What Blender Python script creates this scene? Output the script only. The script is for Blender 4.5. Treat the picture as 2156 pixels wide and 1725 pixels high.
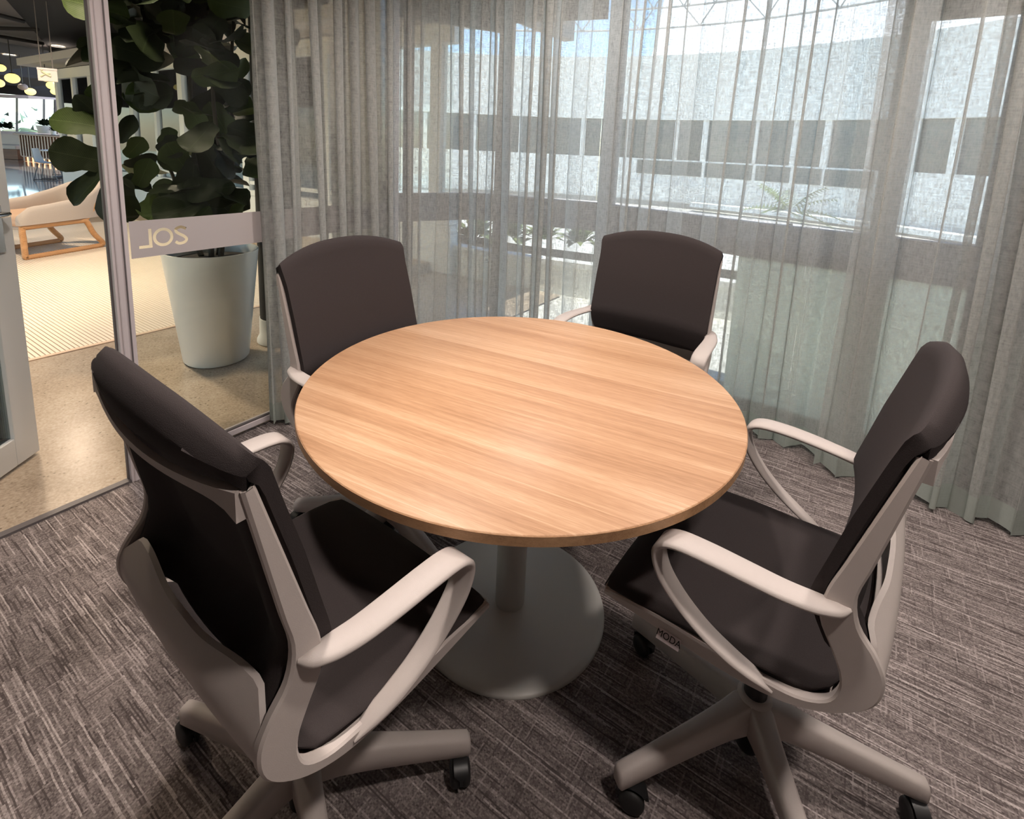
import bpy, bmesh, math, random
import numpy as np
from mathutils import Vector, Matrix

random.seed(7)
rng = np.random.default_rng(7)
SC = bpy.context.scene
COL = SC.collection
for o in list(bpy.data.objects):
    bpy.data.objects.remove(o)

# ------------------------------------------------------------------ camera
# room frame: x runs along the window wall to the right, y runs away from the
# viewer along the glass partition, z up.  Units are metres.
FPX, IW, IH, CX, CY, CAMZ = 1103.3, 2156.0, 1725.0, 1078.0, 503.84, 1.3945
E1 = np.array([.8351, -.5501, 0.]); E1 /= np.linalg.norm(E1)
E2 = np.array([-E1[1], E1[0], 0.]); E3 = np.array([0, 0, 1.])
TOROOM = np.stack([E1, E2, E3])
YAW = -math.atan2(E1[1], E1[0])


def rm(x, y, z=0.):            # survey frame (straight ahead of the lens) -> room frame
    return TOROOM @ np.array([x, y, z])


pitch, roll = .1733, .0444
_f = np.array([0, math.cos(pitch), -math.sin(pitch)]); _r = np.array([1., 0, 0]); _d = np.cross(_f, _r)
CR = TOROOM @ (math.cos(roll) * _r - math.sin(roll) * _d)
CD = TOROOM @ (math.sin(roll) * _r + math.cos(roll) * _d)
CF = TOROOM @ _f
cam_d = bpy.data.cameras.new('camera')
cam = bpy.data.objects.new('camera', cam_d)
COL.objects.link(cam)
cam.matrix_world = Matrix(((CR[0], -CD[0], -CF[0], 0), (CR[1], -CD[1], -CF[1], 0), (CR[2], -CD[2], -CF[2], CAMZ), (0, 0, 0, 1)))
cam_d.sensor_fit = 'HORIZONTAL'
cam_d.sensor_width = 36.0
cam_d.lens = 36.0 * FPX / IW
cam_d.shift_x = 0.0
cam_d.shift_y = -(IH / 2 - CY) / IW
cam_d.clip_start = .02
cam_d.clip_end = 500
SC.camera = cam

# ------------------------------------------------------------------ sky, sun, exposure
SC.view_settings.view_transform = 'Standard'
SC.view_settings.look = 'None'
SC.view_settings.exposure = 0.0
SC.view_settings.gamma = 1.0
SC.view_settings.use_curve_mapping = False
SC.cycles.use_denoising = True
SC.cycles.transparent_max_bounces = 24
SC.cycles.max_bounces = 10
SC.cycles.sample_clamp_indirect = 6.0
SC.cycles.caustics_reflective = False
SC.cycles.caustics_refractive = False

W = bpy.data.worlds.new('world')
SC.world = W
W.use_nodes = True
wn, wl = W.node_tree.nodes, W.node_tree.links
sky = wn.new('ShaderNodeTexSky')
sky.sky_type = 'NISHITA'
sky.sun_disc = False
sky.sun_elevation = math.radians(52)
sky.sun_rotation = math.radians(200)
sky.altitude = 300
sky.air_density = 1.0
sky.dust_density = .4
sky.ozone_density = 2.0
wl.new(sky.outputs[0], wn['Background'].inputs[0])
wn['Background'].inputs[1].default_value = .50


def look_rot(direction):
    return Vector(direction).to_track_quat('-Z', 'Y').to_euler()


def lamp(name, kind, loc, power, color=(1, 1, 1), direction=(0, 0, -1), size=.1, spot=None, blend=.5):
    d = bpy.data.lights.new(name, kind)
    d.energy = power
    d.color = color
    if kind == 'AREA':
        d.shape = 'DISK'
        d.size = size
    elif kind == 'SUN':
        d.angle = size
    else:
        d.shadow_soft_size = size
    if spot:
        d.spot_size = spot
        d.spot_blend = blend
    o = bpy.data.objects.new(name, d)
    o.location = loc
    o.rotation_euler = look_rot(direction)
    COL.objects.link(o)
    return o


sun_dir = np.array([-.12, .06, -.90])
lamp('sun', 'SUN', (0, 0, 30), 10.0, (1, .965, .9), sun_dir, .009)


# ------------------------------------------------------------------ materials
def lin(c):
    return tuple(((v / 255) / 12.92 if v / 255 <= .04045 else ((v / 255 + .055) / 1.055) ** 2.4) for v in c) + (1,)


def new_mat(name):
    m = bpy.data.materials.new(name)
    m.use_nodes = True
    nt = m.node_tree
    return m, nt, nt.nodes, nt.links, nt.nodes['Principled BSDF']


def mat(name, color, rough=.5, metal=0., noise=0., nscale=40., bump=0., bscale=200., spec=.5, coords='Object', stretch=(1, 1, 1)):
    m, nt, N, L, b = new_mat(name)
    b.inputs['Base Color'].default_value = (*color[:3], 1)
    b.inputs['Roughness'].default_value = rough
    b.inputs['Metallic'].default_value = metal
    b.inputs['Specular IOR Level'].default_value = spec
    if noise or bump:
        tc = N.new('ShaderNodeTexCoord')
        mp = N.new('ShaderNodeMapping')
        mp.inputs['Scale'].default_value = stretch
        L.new(tc.outputs[coords], mp.inputs[0])
    if noise:
        n = N.new('ShaderNodeTexNoise')
        n.inputs['Scale'].default_value = nscale
        n.inputs['Detail'].default_value = 4
        L.new(mp.outputs[0], n.inputs['Vector'])
        mr = N.new('ShaderNodeMapRange')
        mr.inputs['To Min'].default_value = 1 - noise
        mr.inputs['To Max'].default_value = 1 + noise
        L.new(n.outputs['Fac'], mr.inputs['Value'])
        mx = N.new('ShaderNodeVectorMath')
        mx.operation = 'SCALE'
        mx.inputs[0].default_value = color[:3]
        L.new(mr.outputs[0], mx.inputs['Scale'])
        L.new(mx.outputs[0], b.inputs['Base Color'])
    if bump:
        n2 = N.new('ShaderNodeTexNoise')
        n2.inputs['Scale'].default_value = bscale
        n2.inputs['Detail'].default_value = 2
        L.new(mp.outputs[0], n2.inputs['Vector'])
        bp = N.new('ShaderNodeBump')
        bp.inputs['Strength'].default_value = bump
        bp.inputs['Distance'].default_value = .002
        L.new(n2.outputs['Fac'], bp.inputs['Height'])
        L.new(bp.outputs[0], b.inputs['Normal'])
    return m


def emit(name, color, strength):
    m, nt, N, L, b = new_mat(name)
    b.inputs['Base Color'].default_value = (*color[:3], 1)
    b.inputs['Emission Color'].default_value = (*color[:3], 1)
    b.inputs['Emission Strength'].default_value = strength
    return m


def glass_mat(name, tint=(1, 1, 1), refl=.06):
    m, nt, N, L, b = new_mat(name)
    N.remove(b)
    out = N['Material Output']
    t = N.new('ShaderNodeBsdfTransparent')
    t.inputs[0].default_value = (*tint, 1)
    g = N.new('ShaderNodeBsdfGlossy')
    g.inputs['Roughness'].default_value = .02
    fr = N.new('ShaderNodeFresnel')
    fr.inputs['IOR'].default_value = 1.35
    mm = N.new('ShaderNodeMixShader')
    L.new(fr.outputs[0], mm.inputs[0])
    L.new(t.outputs[0], mm.inputs[1])
    L.new(g.outputs[0], mm.inputs[2])
    L.new(mm.outputs[0], out.inputs[0])
    return m


def ramp(N, stops):
    r = N.new('ShaderNodeValToRGB')
    el = r.color_ramp.elements
    el[0].position, el[0].color = stops[0][0], (*stops[0][1][:3], 1)
    el[1].position, el[1].color = stops[-1][0], (*stops[-1][1][:3], 1)
    for p, c in stops[1:-1]:
        e = el.new(p)
        e.color = (*c[:3], 1)
    return r


def noise(N, L, vec, scale, detail=3, stretch=(1, 1, 1), rot=0.):
    mp = N.new('ShaderNodeMapping')
    mp.inputs['Scale'].default_value = stretch
    mp.inputs['Rotation'].default_value = (0, 0, rot)
    L.new(vec, mp.inputs[0])
    n = N.new('ShaderNodeTexNoise')
    n.inputs['Scale'].default_value = scale
    n.inputs['Detail'].default_value = detail
    L.new(mp.outputs[0], n.inputs['Vector'])
    return n.outputs['Fac']


def math_node(N, L, op, a, b=None, clamp=False):
    n = N.new('ShaderNodeMath')
    n.operation = op
    n.use_clamp = clamp
    for i, v in enumerate((a, b)):
        if v is None:
            continue
        if isinstance(v, (int, float)):
            n.inputs[i].default_value = v
        else:
            L.new(v, n.inputs[i])
    return n.outputs[0]


def mix_col(N, L, fac, a, b, blend='MIX'):
    n = N.new('ShaderNodeMix')
    n.data_type = 'RGBA'
    n.blend_type = blend
    for s, v in ((n.inputs[0], fac), (n.inputs[6], a), (n.inputs[7], b)):
        if isinstance(v, (int, float)):
            s.default_value = v
        elif isinstance(v, tuple):
            s.default_value = (*v[:3], 1)
        else:
            L.new(v, s)
    return n.outputs[2]


def carpet_mat():
    """loop-pile carpet: fine yarn rows along x broken into light and dark dashes, weaker dashes across"""
    m, nt, N, L, b = new_mat('carpet')
    tc = N.new('ShaderNodeTexCoord')
    v = tc.outputs['Object']
    sp = N.new('ShaderNodeSeparateXYZ')
    L.new(v, sp.inputs[0])
    X, Y = sp.outputs[0], sp.outputs[1]
    mn = lambda op, a, b_=None, c=False: math_node(N, L, op, a, b_, c)

    def wn2(a, b_):
        n = N.new('ShaderNodeTexWhiteNoise')
        n.noise_dimensions = '2D'
        cb = N.new('ShaderNodeCombineXYZ')
        for i_, q in enumerate((a, b_)):
            if isinstance(q, (int, float)):
                cb.inputs[i_].default_value = q
            else:
                L.new(q, cb.inputs[i_])
        L.new(cb.outputs[0], n.inputs[0])
        return n.outputs[0]

    def dashes(across, along, pitch_, length, seed):
        row = mn('FLOOR', mn('MULTIPLY', across, 1 / pitch_))
        off = mn('MULTIPLY', wn2(row, seed), 13.)
        seg = mn('FLOOR', mn('ADD', mn('MULTIPLY', along, 1 / length), off))
        return row, wn2(row, mn('ADD', seg, seed * 31.))
    wob = mn('MULTIPLY', mn('SUBTRACT', noise(N, L, v, 26, 2), .5), .004)
    Yw, Xw = mn('ADD', Y, wob), mn('ADD', X, wob)
    row, d1 = dashes(Yw, X, .0034, .08, 1.)
    _, d2 = dashes(Yw, X, .0034, .20, 2.)
    col, d3 = dashes(Xw, Y, .0038, .055, 3.)
    grain = wn2(mn('FLOOR', mn('MULTIPLY', X, 270.)), row)
    soft = noise(N, L, v, 300, 2)
    blot = noise(N, L, v, 1, 3, (8, 20, 1))
    t = mn('ADD', mn('MULTIPLY', grain, .30), mn('MULTIPLY', soft, .25))
    t = mn('ADD', t, mn('MULTIPLY', blot, .38))
    t = mn('ADD', t, mn('MULTIPLY', mn('SUBTRACT', d1, .5), .20))
    t = mn('ADD', t, .03)
    base = ramp(N, [(.22, (.060, .048, .047)), (.48, (.155, .130, .125)), (.78, (.30, .255, .245))])
    L.new(t, base.inputs[0])

    def pick(d, lo, hi):
        return mn('MULTIPLY', mn('GREATER_THAN', d, lo), 1.0) if hi is None else mn('LESS_THAN', d, hi)
    gm = mn('ADD', mn('MULTIPLY', grain, .55), mn('MULTIPLY', soft, .75), True)
    c = base.outputs[0]
    c = mix_col(N, L, mn('MULTIPLY', pick(d1, 0, .10), mn('MULTIPLY', gm, .85)), c, (.055, .043, .042))
    c = mix_col(N, L, mn('MULTIPLY', pick(d3, 0, .030), mn('MULTIPLY', gm, .75)), c, (.060, .048, .047))
    c = mix_col(N, L, mn('MULTIPLY', pick(d3, .968, None), mn('MULTIPLY', gm, .7)), c, (.36, .31, .30))
    c = mix_col(N, L, mn('MULTIPLY', pick(d1, .905, None), mn('MULTIPLY', gm, .8)), c, (.37, .32, .31))
    c = mix_col(N, L, mn('MULTIPLY', pick(d2, .935, None), gm), c, (.46, .40, .385))
    L.new(c, b.inputs['Base Color'])
    b.inputs['Roughness'].default_value = .95
    b.inputs['Specular IOR Level'].default_value = .1
    bp = N.new('ShaderNodeBump')
    bp.inputs['Strength'].default_value = .35
    bp.inputs['Distance'].default_value = .003
    L.new(t, bp.inputs['Height'])
    L.new(bp.outputs[0], b.inputs['Normal'])
    return m


def wood_mat(name, cols, ang=0., scale=1., rough=.45, plank=0.):
    """wood-grain laminate: long streaks, board-like bands of tone, pores"""
    m, nt, N, L, b = new_mat(name)
    tc = N.new('ShaderNodeTexCoord')
    mp = N.new('ShaderNodeMapping')
    mp.inputs['Rotation'].default_value = (0, 0, ang)
    L.new(tc.outputs['Object'], mp.inputs[0])
    v = mp.outputs[0]
    warp = noise(N, L, v, 2.2 * scale, 2, (1, 3, 1))
    vv = N.new('ShaderNodeVectorMath')
    vv.operation = 'ADD'
    cmb = N.new('ShaderNodeCombineXYZ')
    L.new(math_node(N, L, 'MULTIPLY', warp, .02 / scale), cmb.inputs[1])
    L.new(v, vv.inputs[0]); L.new(cmb.outputs[0], vv.inputs[1])
    v2 = vv.outputs[0]
    bands = noise(N, L, v2, scale, 2, (.7, 15, 15))
    streak = noise(N, L, v2, scale, 4, (3.2, 120, 120))
    pores = noise(N, L, v2, scale, 2, (26, 560, 560))
    s = math_node(N, L, 'ADD', math_node(N, L, 'MULTIPLY', bands, .55), math_node(N, L, 'MULTIPLY', streak, .50))
    s = math_node(N, L, 'ADD', s, math_node(N, L, 'MULTIPLY', pores, .40))
    s = math_node(N, L, 'SUBTRACT', s, .24)
    if plank:
        sp = N.new('ShaderNodeSeparateXYZ')
        L.new(v, sp.inputs[0])
        row = math_node(N, L, 'MULTIPLY', sp.outputs[1], 1 / plank)
        fl = math_node(N, L, 'FLOOR', row)
        fr = math_node(N, L, 'FRACT', row)
        wn_ = N.new('ShaderNodeTexWhiteNoise')
        wn_.noise_dimensions = '1D'
        L.new(fl, wn_.inputs['W'])
        tone = math_node(N, L, 'MULTIPLY', math_node(N, L, 'SUBTRACT', wn_.outputs[0], .5), .10)
        s = math_node(N, L, 'ADD', s, tone)
        s = math_node(N, L, 'ADD', s, math_node(N, L, 'MULTIPLY', math_node(N, L, 'SUBTRACT', fr, .5), -.10))
        edge = math_node(N, L, 'LESS_THAN', fr, .035)
        s = math_node(N, L, 'ADD', s, math_node(N, L, 'MULTIPLY', math_node(N, L, 'MULTIPLY', edge, wn_.outputs[0]), .16))
    r = ramp(N, [(.28, cols[0]), (.44, cols[1]), (.58, cols[2]), (.76, cols[3])])
    L.new(s, r.inputs[0])
    L.new(r.outputs[0], b.inputs['Base Color'])
    b.inputs['Roughness'].default_value = rough
    b.inputs['Specular IOR Level'].default_value = .35
    bp = N.new('ShaderNodeBump')
    bp.inputs['Strength'].default_value = .08
    bp.inputs['Distance'].default_value = .001
    L.new(pores, bp.inputs['Height'])
    L.new(bp.outputs[0], b.inputs['Normal'])
    return m


def curtain_mat(name, cover=.62, contrast=.55, tint=(.52, .53, .51), trans=.5):
    """sheer cloth: woven threads, gaps between them close up when seen edge-on"""
    m, nt, N, L, b = new_mat(name)
    N.remove(b)
    out = N['Material Output']
    tc = N.new('ShaderNodeTexCoord')
    v = tc.outputs['UV']
    n1 = noise(N, L, v, 1, 2, (150, 26, 1))
    n2 = noise(N, L, v, 1, 2, (30, 170, 1))
    n3 = noise(N, L, v, 1, 2, (420, 90, 1))
    s = math_node(N, L, 'ADD', math_node(N, L, 'MULTIPLY', n1, .42), math_node(N, L, 'MULTIPLY', n2, .33))
    s = math_node(N, L, 'ADD', s, math_node(N, L, 'MULTIPLY', n3, .25))
    s = math_node(N, L, 'SUBTRACT', s, .5)
    openn = math_node(N, L, 'SUBTRACT', 1 - cover, math_node(N, L, 'MULTIPLY', s, contrast * 4.0), True)
    openn = math_node(N, L, 'MAXIMUM', openn, .015)
    gm = N.new('ShaderNodeNewGeometry')
    dt = N.new('ShaderNodeVectorMath')
    dt.operation = 'DOT_PRODUCT'
    L.new(gm.outputs['Normal'], dt.inputs[0]); L.new(gm.outputs['Incoming'], dt.inputs[1])
    cs = math_node(N, L, 'MAXIMUM', math_node(N, L, 'ABSOLUTE', dt.outputs['Value']), .12)
    openn = math_node(N, L, 'POWER', openn, math_node(N, L, 'DIVIDE', 1.0, cs))
    tr = N.new('ShaderNodeBsdfTransparent')
    di = N.new('ShaderNodeBsdfDiffuse')
    tl = N.new('ShaderNodeBsdfTranslucent')
    tone = mix_col(N, L, math_node(N, L, 'ADD', math_node(N, L, 'MULTIPLY', s, 2.2), .5, True), tuple(x * 1.10 for x in tint), tuple(x * .84 for x in tint))
    L.new(tone, di.inputs[0]); L.new(tone, tl.inputs[0])
    m1 = N.new('ShaderNodeMixShader')
    m1.inputs[0].default_value = trans
    L.new(di.outputs[0], m1.inputs[1]); L.new(tl.outputs[0], m1.inputs[2])
    m2 = N.new('ShaderNodeMixShader')
    L.new(openn, m2.inputs[0])
    L.new(m1.outputs[0], m2.inputs[1]); L.new(tr.outputs[0], m2.inputs[2])
    L.new(m2.outputs[0], out.inputs[0])
    return m


def concrete_mat():
    m, nt, N, L, b = new_mat('polished_concrete')
    tc = N.new('ShaderNodeTexCoord')
    v = tc.outputs['Object']
    big = noise(N, L, v, 2.2, 4)
    agg = N.new('ShaderNodeTexVoronoi')
    agg.inputs['Scale'].default_value = 42
    L.new(v, agg.inputs['Vector'])
    fine = noise(N, L, v, 95, 3)
    r = ramp(N, [(.3, (.26, .20, .145)), (.5, (.39, .31, .235)), (.7, (.50, .42, .33))])
    s = math_node(N, L, 'ADD', math_node(N, L, 'MULTIPLY', big, .55), math_node(N, L, 'MULTIPLY', fine, .55))
    L.new(math_node(N, L, 'SUBTRACT', s, .05), r.inputs[0])
    d = ramp(N, [(.10, (1, 1, 1)), (.26, (0, 0, 0))])
    L.new(agg.outputs['Distance'], d.inputs[0])
    spots = noise(N, L, v, 16, 2)
    sp = ramp(N, [(.46, (0, 0, 0)), (.58, (.85, .85, .85))])
    L.new(spots, sp.inputs[0])
    c = mix_col(N, L, math_node(N, L, 'MULTIPLY', d.outputs[0], sp.outputs[0]), r.outputs[0], (.13, .095, .06))
    L.new(c, b.inputs['Base Color'])
    b.inputs['Roughness'].default_value = .22
    b.inputs['Specular IOR Level'].default_value = .4
    return m


M = {}
M['carpet'] = carpet_mat()
M['oak'] = wood_mat('oak_laminate', [(.40, .215, .115), (.50, .285, .160), (.57, .345, .205), (.67, .44, .285)], ang=-(math.radians(-26) + YAW), plank=.082)
M['oak_edge'] = wood_mat('oak_edge', [(.30, .16, .08), (.40, .23, .12), (.46, .27, .145), (.52, .32, .18)], rough=.5)
M['warm_wood'] = wood_mat('warm_wood', [(.36, .17, .07), (.46, .24, .10), (.54, .29, .13), (.60, .35, .17)])
M['dark_wood'] = wood_mat('dark_wood', [(.10, .045, .025), (.16, .075, .04), (.21, .10, .055), (.26, .13, .07)])
M['fabric'] = mat('charcoal_fabric', (.040, .0325, .0325), .92, noise=.25, nscale=600, bump=.35, bscale=900, spec=.15)
M['plastic'] = mat('warm_grey_plastic', (.47, .415, .39), .55, bump=.08, bscale=700, noise=.03, nscale=90)
M['black'] = mat('black_plastic', (.010, .010, .011), .38)
M['rubber'] = mat('black_rubber', (.014, .013, .013), .6)
M['powder'] = mat('grey_powdercoat', (.50, .485, .46), .48, bump=.05, bscale=900)
M['alu'] = mat('satin_aluminium', (.60, .535, .545), .42, noise=.02)
M['gasket'] = mat('dark_gasket', (.12, .105, .105), .6)
M['film'] = mat('frosted_band_film', (.47, .42, .415), .7)
M['glass'] = glass_mat('clear_glass', (.94, .96, .94))
M['glassdark'] = mat('dark_window_glass', (.10, .11, .10), .12)
M['concrete'] = concrete_mat()
M['tile'] = mat('cream_finger_tile', (.76, .65, .52), .38, noise=.08, nscale=9)
M['grout'] = mat('tile_grout', (.40, .31, .22), .9)
M['timberfloor'] = mat('sheen_timber_floor', (.26, .22, .19), .22, noise=.18, nscale=3, stretch=(.4, 3, 1), spec=1.0)
M['timberfloor'].node_tree.nodes['Principled BSDF'].inputs['Coat Weight'].default_value = 1.0
M['timberfloor'].node_tree.nodes['Principled BSDF'].inputs['Coat Roughness'].default_value = .05
M['white'] = mat('white_paint', (.74, .74, .71), .6)
M['offwhite'] = mat('offwhite_wall', (.62, .59, .57), .8)
M['roomwall'] = mat('pale_grey_wall', (.32, .31, .30), .85)
M['ceilwhite'] = mat('room_ceiling', (.62, .60, .58), .9)
M['ceilblack'] = mat('black_ceiling', (.013, .011, .011), .8)
M['ceilgrey'] = mat('grey_metal_deck', (.16, .145, .14), .8)
M['pot'] = mat('white_gloss_pot', (.78, .77, .72), .28, noise=.06, nscale=5)
M['soil'] = mat('dark_soil', (.02, .016, .012), .95)
M['bark'] = mat('bark', (.045, .035, .022), .8)
M['chrome'] = mat('satin_chrome', (.55, .53, .5), .22, metal=1.)
M['loungefabric'] = mat('beige_wool', (.40, .34, .29), .95, noise=.12, nscale=250)
M['loungeseat'] = mat('tan_leather', (.46, .30, .20), .6, noise=.06)
M['greyshell'] = mat('greygreen_shell', (.22, .23, .21), .5)
M['facade'] = mat('white_facade_panel', (.74, .74, .69), .8, noise=.04, nscale=1.5)
M['pave'] = mat('pale_paving', (.60, .59, .55), .9, noise=.08, nscale=2)
M['band'] = mat('grey_band', (.30, .29, .26), .8)
M['sill'] = mat('window_rail_paint', (.40, .375, .36), .7)
M['steel'] = mat('white_steel_tube', (.42, .41, .39), .5)
M['blind'] = mat('roller_blind_cloth', (.33, .315, .30), .9)
def frost_mat():
    m, nt, N, L, b = new_mat('frosted_glass')
    N.remove(b)
    t = N.new('ShaderNodeBsdfTranslucent'); t.inputs[0].default_value = (.95, .96, .87, 1)
    d = N.new('ShaderNodeBsdfDiffuse'); d.inputs[0].default_value = (.74, .80, .72, 1)
    mm = N.new('ShaderNodeMixShader'); mm.inputs[0].default_value = .15
    L.new(t.outputs[0], mm.inputs[1]); L.new(d.outputs[0], mm.inputs[2])
    L.new(mm.outputs[0], N['Material Output'].inputs[0])
    return m


M['frost'] = frost_mat()
M['curtain'] = curtain_mat('sheer_linen', .58, .42, (.68, .685, .665), .55)
M['curtainhem'] = curtain_mat('sheer_linen_hem', .94, .12, (.50, .54, .50), .38)
M['lampglow'] = emit('downlight_glow', (1, .92, .78), 14)
M['pendantglow'] = emit('pendant_glow', (1, .80, .28), 1.35)
M['pendantoff'] = mat('pendant_unlit', (.42, .33, .28), .5)
M['warmglow'] = emit('warm_plinth_glow', (1, .62, .35), 1.3)
M['signglass'] = mat('clear_sign_panel', (.62, .58, .56), .25)
M['hill'] = mat('hazy_hill', (.50, .58, .47), 1, noise=.5, nscale=.35)


def leaf_mat(name, c, c2):
    m, nt, N, L, b = new_mat(name)
    tc = N.new('ShaderNodeTexCoord')
    v = tc.outputs['Object']
    n = noise(N, L, v, 12, 2)
    c0 = mix_col(N, L, n, c, c2)
    sx = N.new('ShaderNodeSeparateXYZ')
    L.new(v, sx.inputs[0])
    ax = math_node(N, L, 'ABSOLUTE', sx.outputs[0])
    # midrib and slanted side veins, paler than the blade
    rib = ramp(N, [(0.0, (1, 1, 1)), (.006, (0, 0, 0))])
    L.new(ax, rib.inputs[0])
    w = math_node(N, L, 'SUBTRACT', sx.outputs[1], math_node(N, L, 'MULTIPLY', ax, .8))
    w = math_node(N, L, 'PINGPONG', w, .02)
    side = ramp(N, [(0.0, (.5, .5, .5)), (.0022, (0, 0, 0))])
    L.new(w, side.inputs[0])
    f = math_node(N, L, 'MAXIMUM', rib.outputs[0], side.outputs[0])
    c1 = mix_col(N, L, math_node(N, L, 'MULTIPLY', f, .6), c0, tuple(min(1, x * 2.6 + .02) for x in c2))
    L.new(c1, b.inputs['Base Color'])
    b.inputs['Roughness'].default_value = .55
    b.inputs['Specular IOR Level'].default_value = .16
    return m


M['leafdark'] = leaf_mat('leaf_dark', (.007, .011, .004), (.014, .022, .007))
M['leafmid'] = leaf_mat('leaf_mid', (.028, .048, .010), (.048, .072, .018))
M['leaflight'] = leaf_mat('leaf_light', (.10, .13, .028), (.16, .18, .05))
M['shrub'] = leaf_mat('shrub_leaf', (.10, .13, .05), (.22, .27, .12))


# ------------------------------------------------------------------ mesh helpers
class MB:
    """collects verts and faces of one mesh"""
    def __init__(s):
        s.v, s.f = [], []

    def add(s, verts, faces):
        k = len(s.v)
        s.v += [tuple(float(c) for c in p) for p in verts]
        s.f += [tuple(i + k for i in f) for f in faces]
        return s

    def box(s, c, size, rz=0.):
        cx, cy, cz = c
        hx, hy, hz = (d / 2 for d in size)
        ca, sa = math.cos(rz), math.sin(rz)
        vs = [(cx + x * hx * ca - y * hy * sa, cy + x * hx * sa + y * hy * ca, cz + z * hz)
              for z in (-1, 1) for x, y in ((-1, -1), (1, -1), (1, 1), (-1, 1))]
        return s.add(vs, [(3, 2, 1, 0), (4, 5, 6, 7), (0, 1, 5, 4), (1, 2, 6, 5), (2, 3, 7, 6), (3, 0, 4, 7)])

    def bar(s, a, b, w, h=None):
        """square bar from a to b"""
        a, b = np.array(a, float), np.array(b, float)
        h = h or w
        d = b - a
        d /= np.linalg.norm(d)
        up = np.array([0, 0, 1.]) if abs(d[2]) < .95 else np.array([1., 0, 0])
        x = np.cross(d, up); x /= np.linalg.norm(x)
        y = np.cross(x, d)
        vs = [p + sx * x * w / 2 + sy * y * h / 2 for p in (a, b) for sx, sy in ((-1, -1), (1, -1), (1, 1), (-1, 1))]
        return s.add(vs, [(3, 2, 1, 0), (4, 5, 6, 7), (0, 1, 5, 4), (1, 2, 6, 5), (2, 3, 7, 6), (3, 0, 4, 7)])

    def loft(s, rings, caps=True, closed=True):
        n = len(rings[0])
        vs = [p for r in rings for p in r]
        fs = []
        for i in range(len(rings) - 1):
            for j in range(n if closed else n - 1):
                k = (j + 1) % n
                fs.append((i * n + j, i * n + k, (i + 1) * n + k, (i + 1) * n + j))
        if caps and closed:
            fs.append(tuple(range(n))[::-1])
            fs.append(tuple((len(rings) - 1) * n + j for j in range(n)))
        return s.add(vs, fs)

    def tube(s, pts, r, n=8, caps=True):
        pts = [np.array(p, float) for p in pts]
        rs = r if isinstance(r, (list, tuple)) else [r] * len(pts)
        rings = []
        prev = None
        for i, p in enumerate(pts):
            d = pts[min(i + 1, len(pts) - 1)] - pts[max(i - 1, 0)]
            d /= np.linalg.norm(d) + 1e-12
            if prev is None:
                up = np.array([0, 0, 1.]) if abs(d[2]) < .9 else np.array([1., 0, 0])
                x = np.cross(d, up)
            else:
                x = prev - d * (prev @ d)
            x /= np.linalg.norm(x)
            prev = x
            y = np.cross(d, x)
            rings.append([p + rs[i] * (math.cos(a) * x + math.sin(a) * y) for a in np.linspace(0, 2 * math.pi, n, endpoint=False)])
        return s.loft(rings, caps)

    def lathe(s, prof, n=48, c=(0, 0)):
        rings = [[(c[0] + r * math.cos(a), c[1] + r * math.sin(a), z) for a in np.linspace(0, 2 * math.pi, n, endpoint=False)] for r, z in prof]
        return s.loft(rings, True)

    def ribbon(s, pts, wdir, w, t, m=2):
        """flat band along pts; wdir = width direction per point, w width, t thickness, rounded rectangle section"""
        pts = [np.array(p, float) for p in pts]
        rings = []
        for i, p in enumerate(pts):
            d = pts[min(i + 1, len(pts) - 1)] - pts[max(i - 1, 0)]
            d /= np.linalg.norm(d)
            x = np.array(wdir[i] if isinstance(wdir, list) else wdir, float)
            x = x - d * (x @ d); x /= np.linalg.norm(x)
            y = np.cross(d, x)
            ww = (w[i] if isinstance(w, list) else w) / 2
            tt = (t[i] if isinstance(t, list) else t) / 2
            c = min(tt * .8, ww * .5)
            sec = [(-ww, -tt + c), (-ww, tt - c), (-ww + c, tt), (ww - c, tt), (ww, tt - c), (ww, -tt + c), (ww - c, -tt), (-ww + c, -tt)]
            rings.append([p + a * x + b_ * y for a, b_ in sec])
        return s.loft(rings)

    def mesh(s, name, material, smooth=None):
        me = bpy.data.meshes.new(name)
        me.from_pydata(s.v, [], s.f)
        bm = bmesh.new(); bm.from_mesh(me)
        bmesh.ops.recalc_face_normals(bm, faces=bm.faces)
        if smooth is not None:
            for f in bm.faces:
                f.smooth = True
            lim = math.radians(smooth)
            for e in bm.edges:
                if len(e.link_faces) == 2 and e.calc_face_angle(0) > lim:
                    e.smooth = False
        bm.to_mesh(me); bm.free()
        if material is not None:
            me.materials.append(material)
        return me

    def build(s, name, material, parent=None, smooth=None, bevel=0., seg=2, subsurf=0):
        o = bpy.data.objects.new(name, s.mesh(name, material, smooth))
        COL.objects.link(o)
        if parent:
            o.parent = parent
        if bevel:
            md = o.modifiers.new('bevel', 'BEVEL')
            md.width, md.segments, md.limit_method = bevel, seg, 'ANGLE'
        if subsurf:
            md = o.modifiers.new('subsurf', 'SUBSURF')
            md.levels = md.render_levels = subsurf
        return o


def smooth_path(pts, n):
    """Catmull-Rom resampling"""
    P = [np.array(p, float) for p in pts]
    P = [2 * P[0] - P[1]] + P + [2 * P[-1] - P[-2]]
    out = []
    segs = len(P) - 3
    for k in range(n):
        u = k / (n - 1) * segs
        i = min(int(u), segs - 1)
        t = u - i
        p0, p1, p2, p3 = P[i:i + 4]
        out.append(.5 * ((2 * p1) + (-p0 + p2) * t + (2 * p0 - 5 * p1 + 4 * p2 - p3) * t ** 2 + (-p0 + 3 * p1 - 3 * p2 + p3) * t ** 3))
    return out


def tag(o, label=None, cat=None, group=None, kind=None):
    for k, v in (('label', label), ('category', cat), ('group', group), ('kind', kind)):
        if v:
            o[k] = v
    return o


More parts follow.
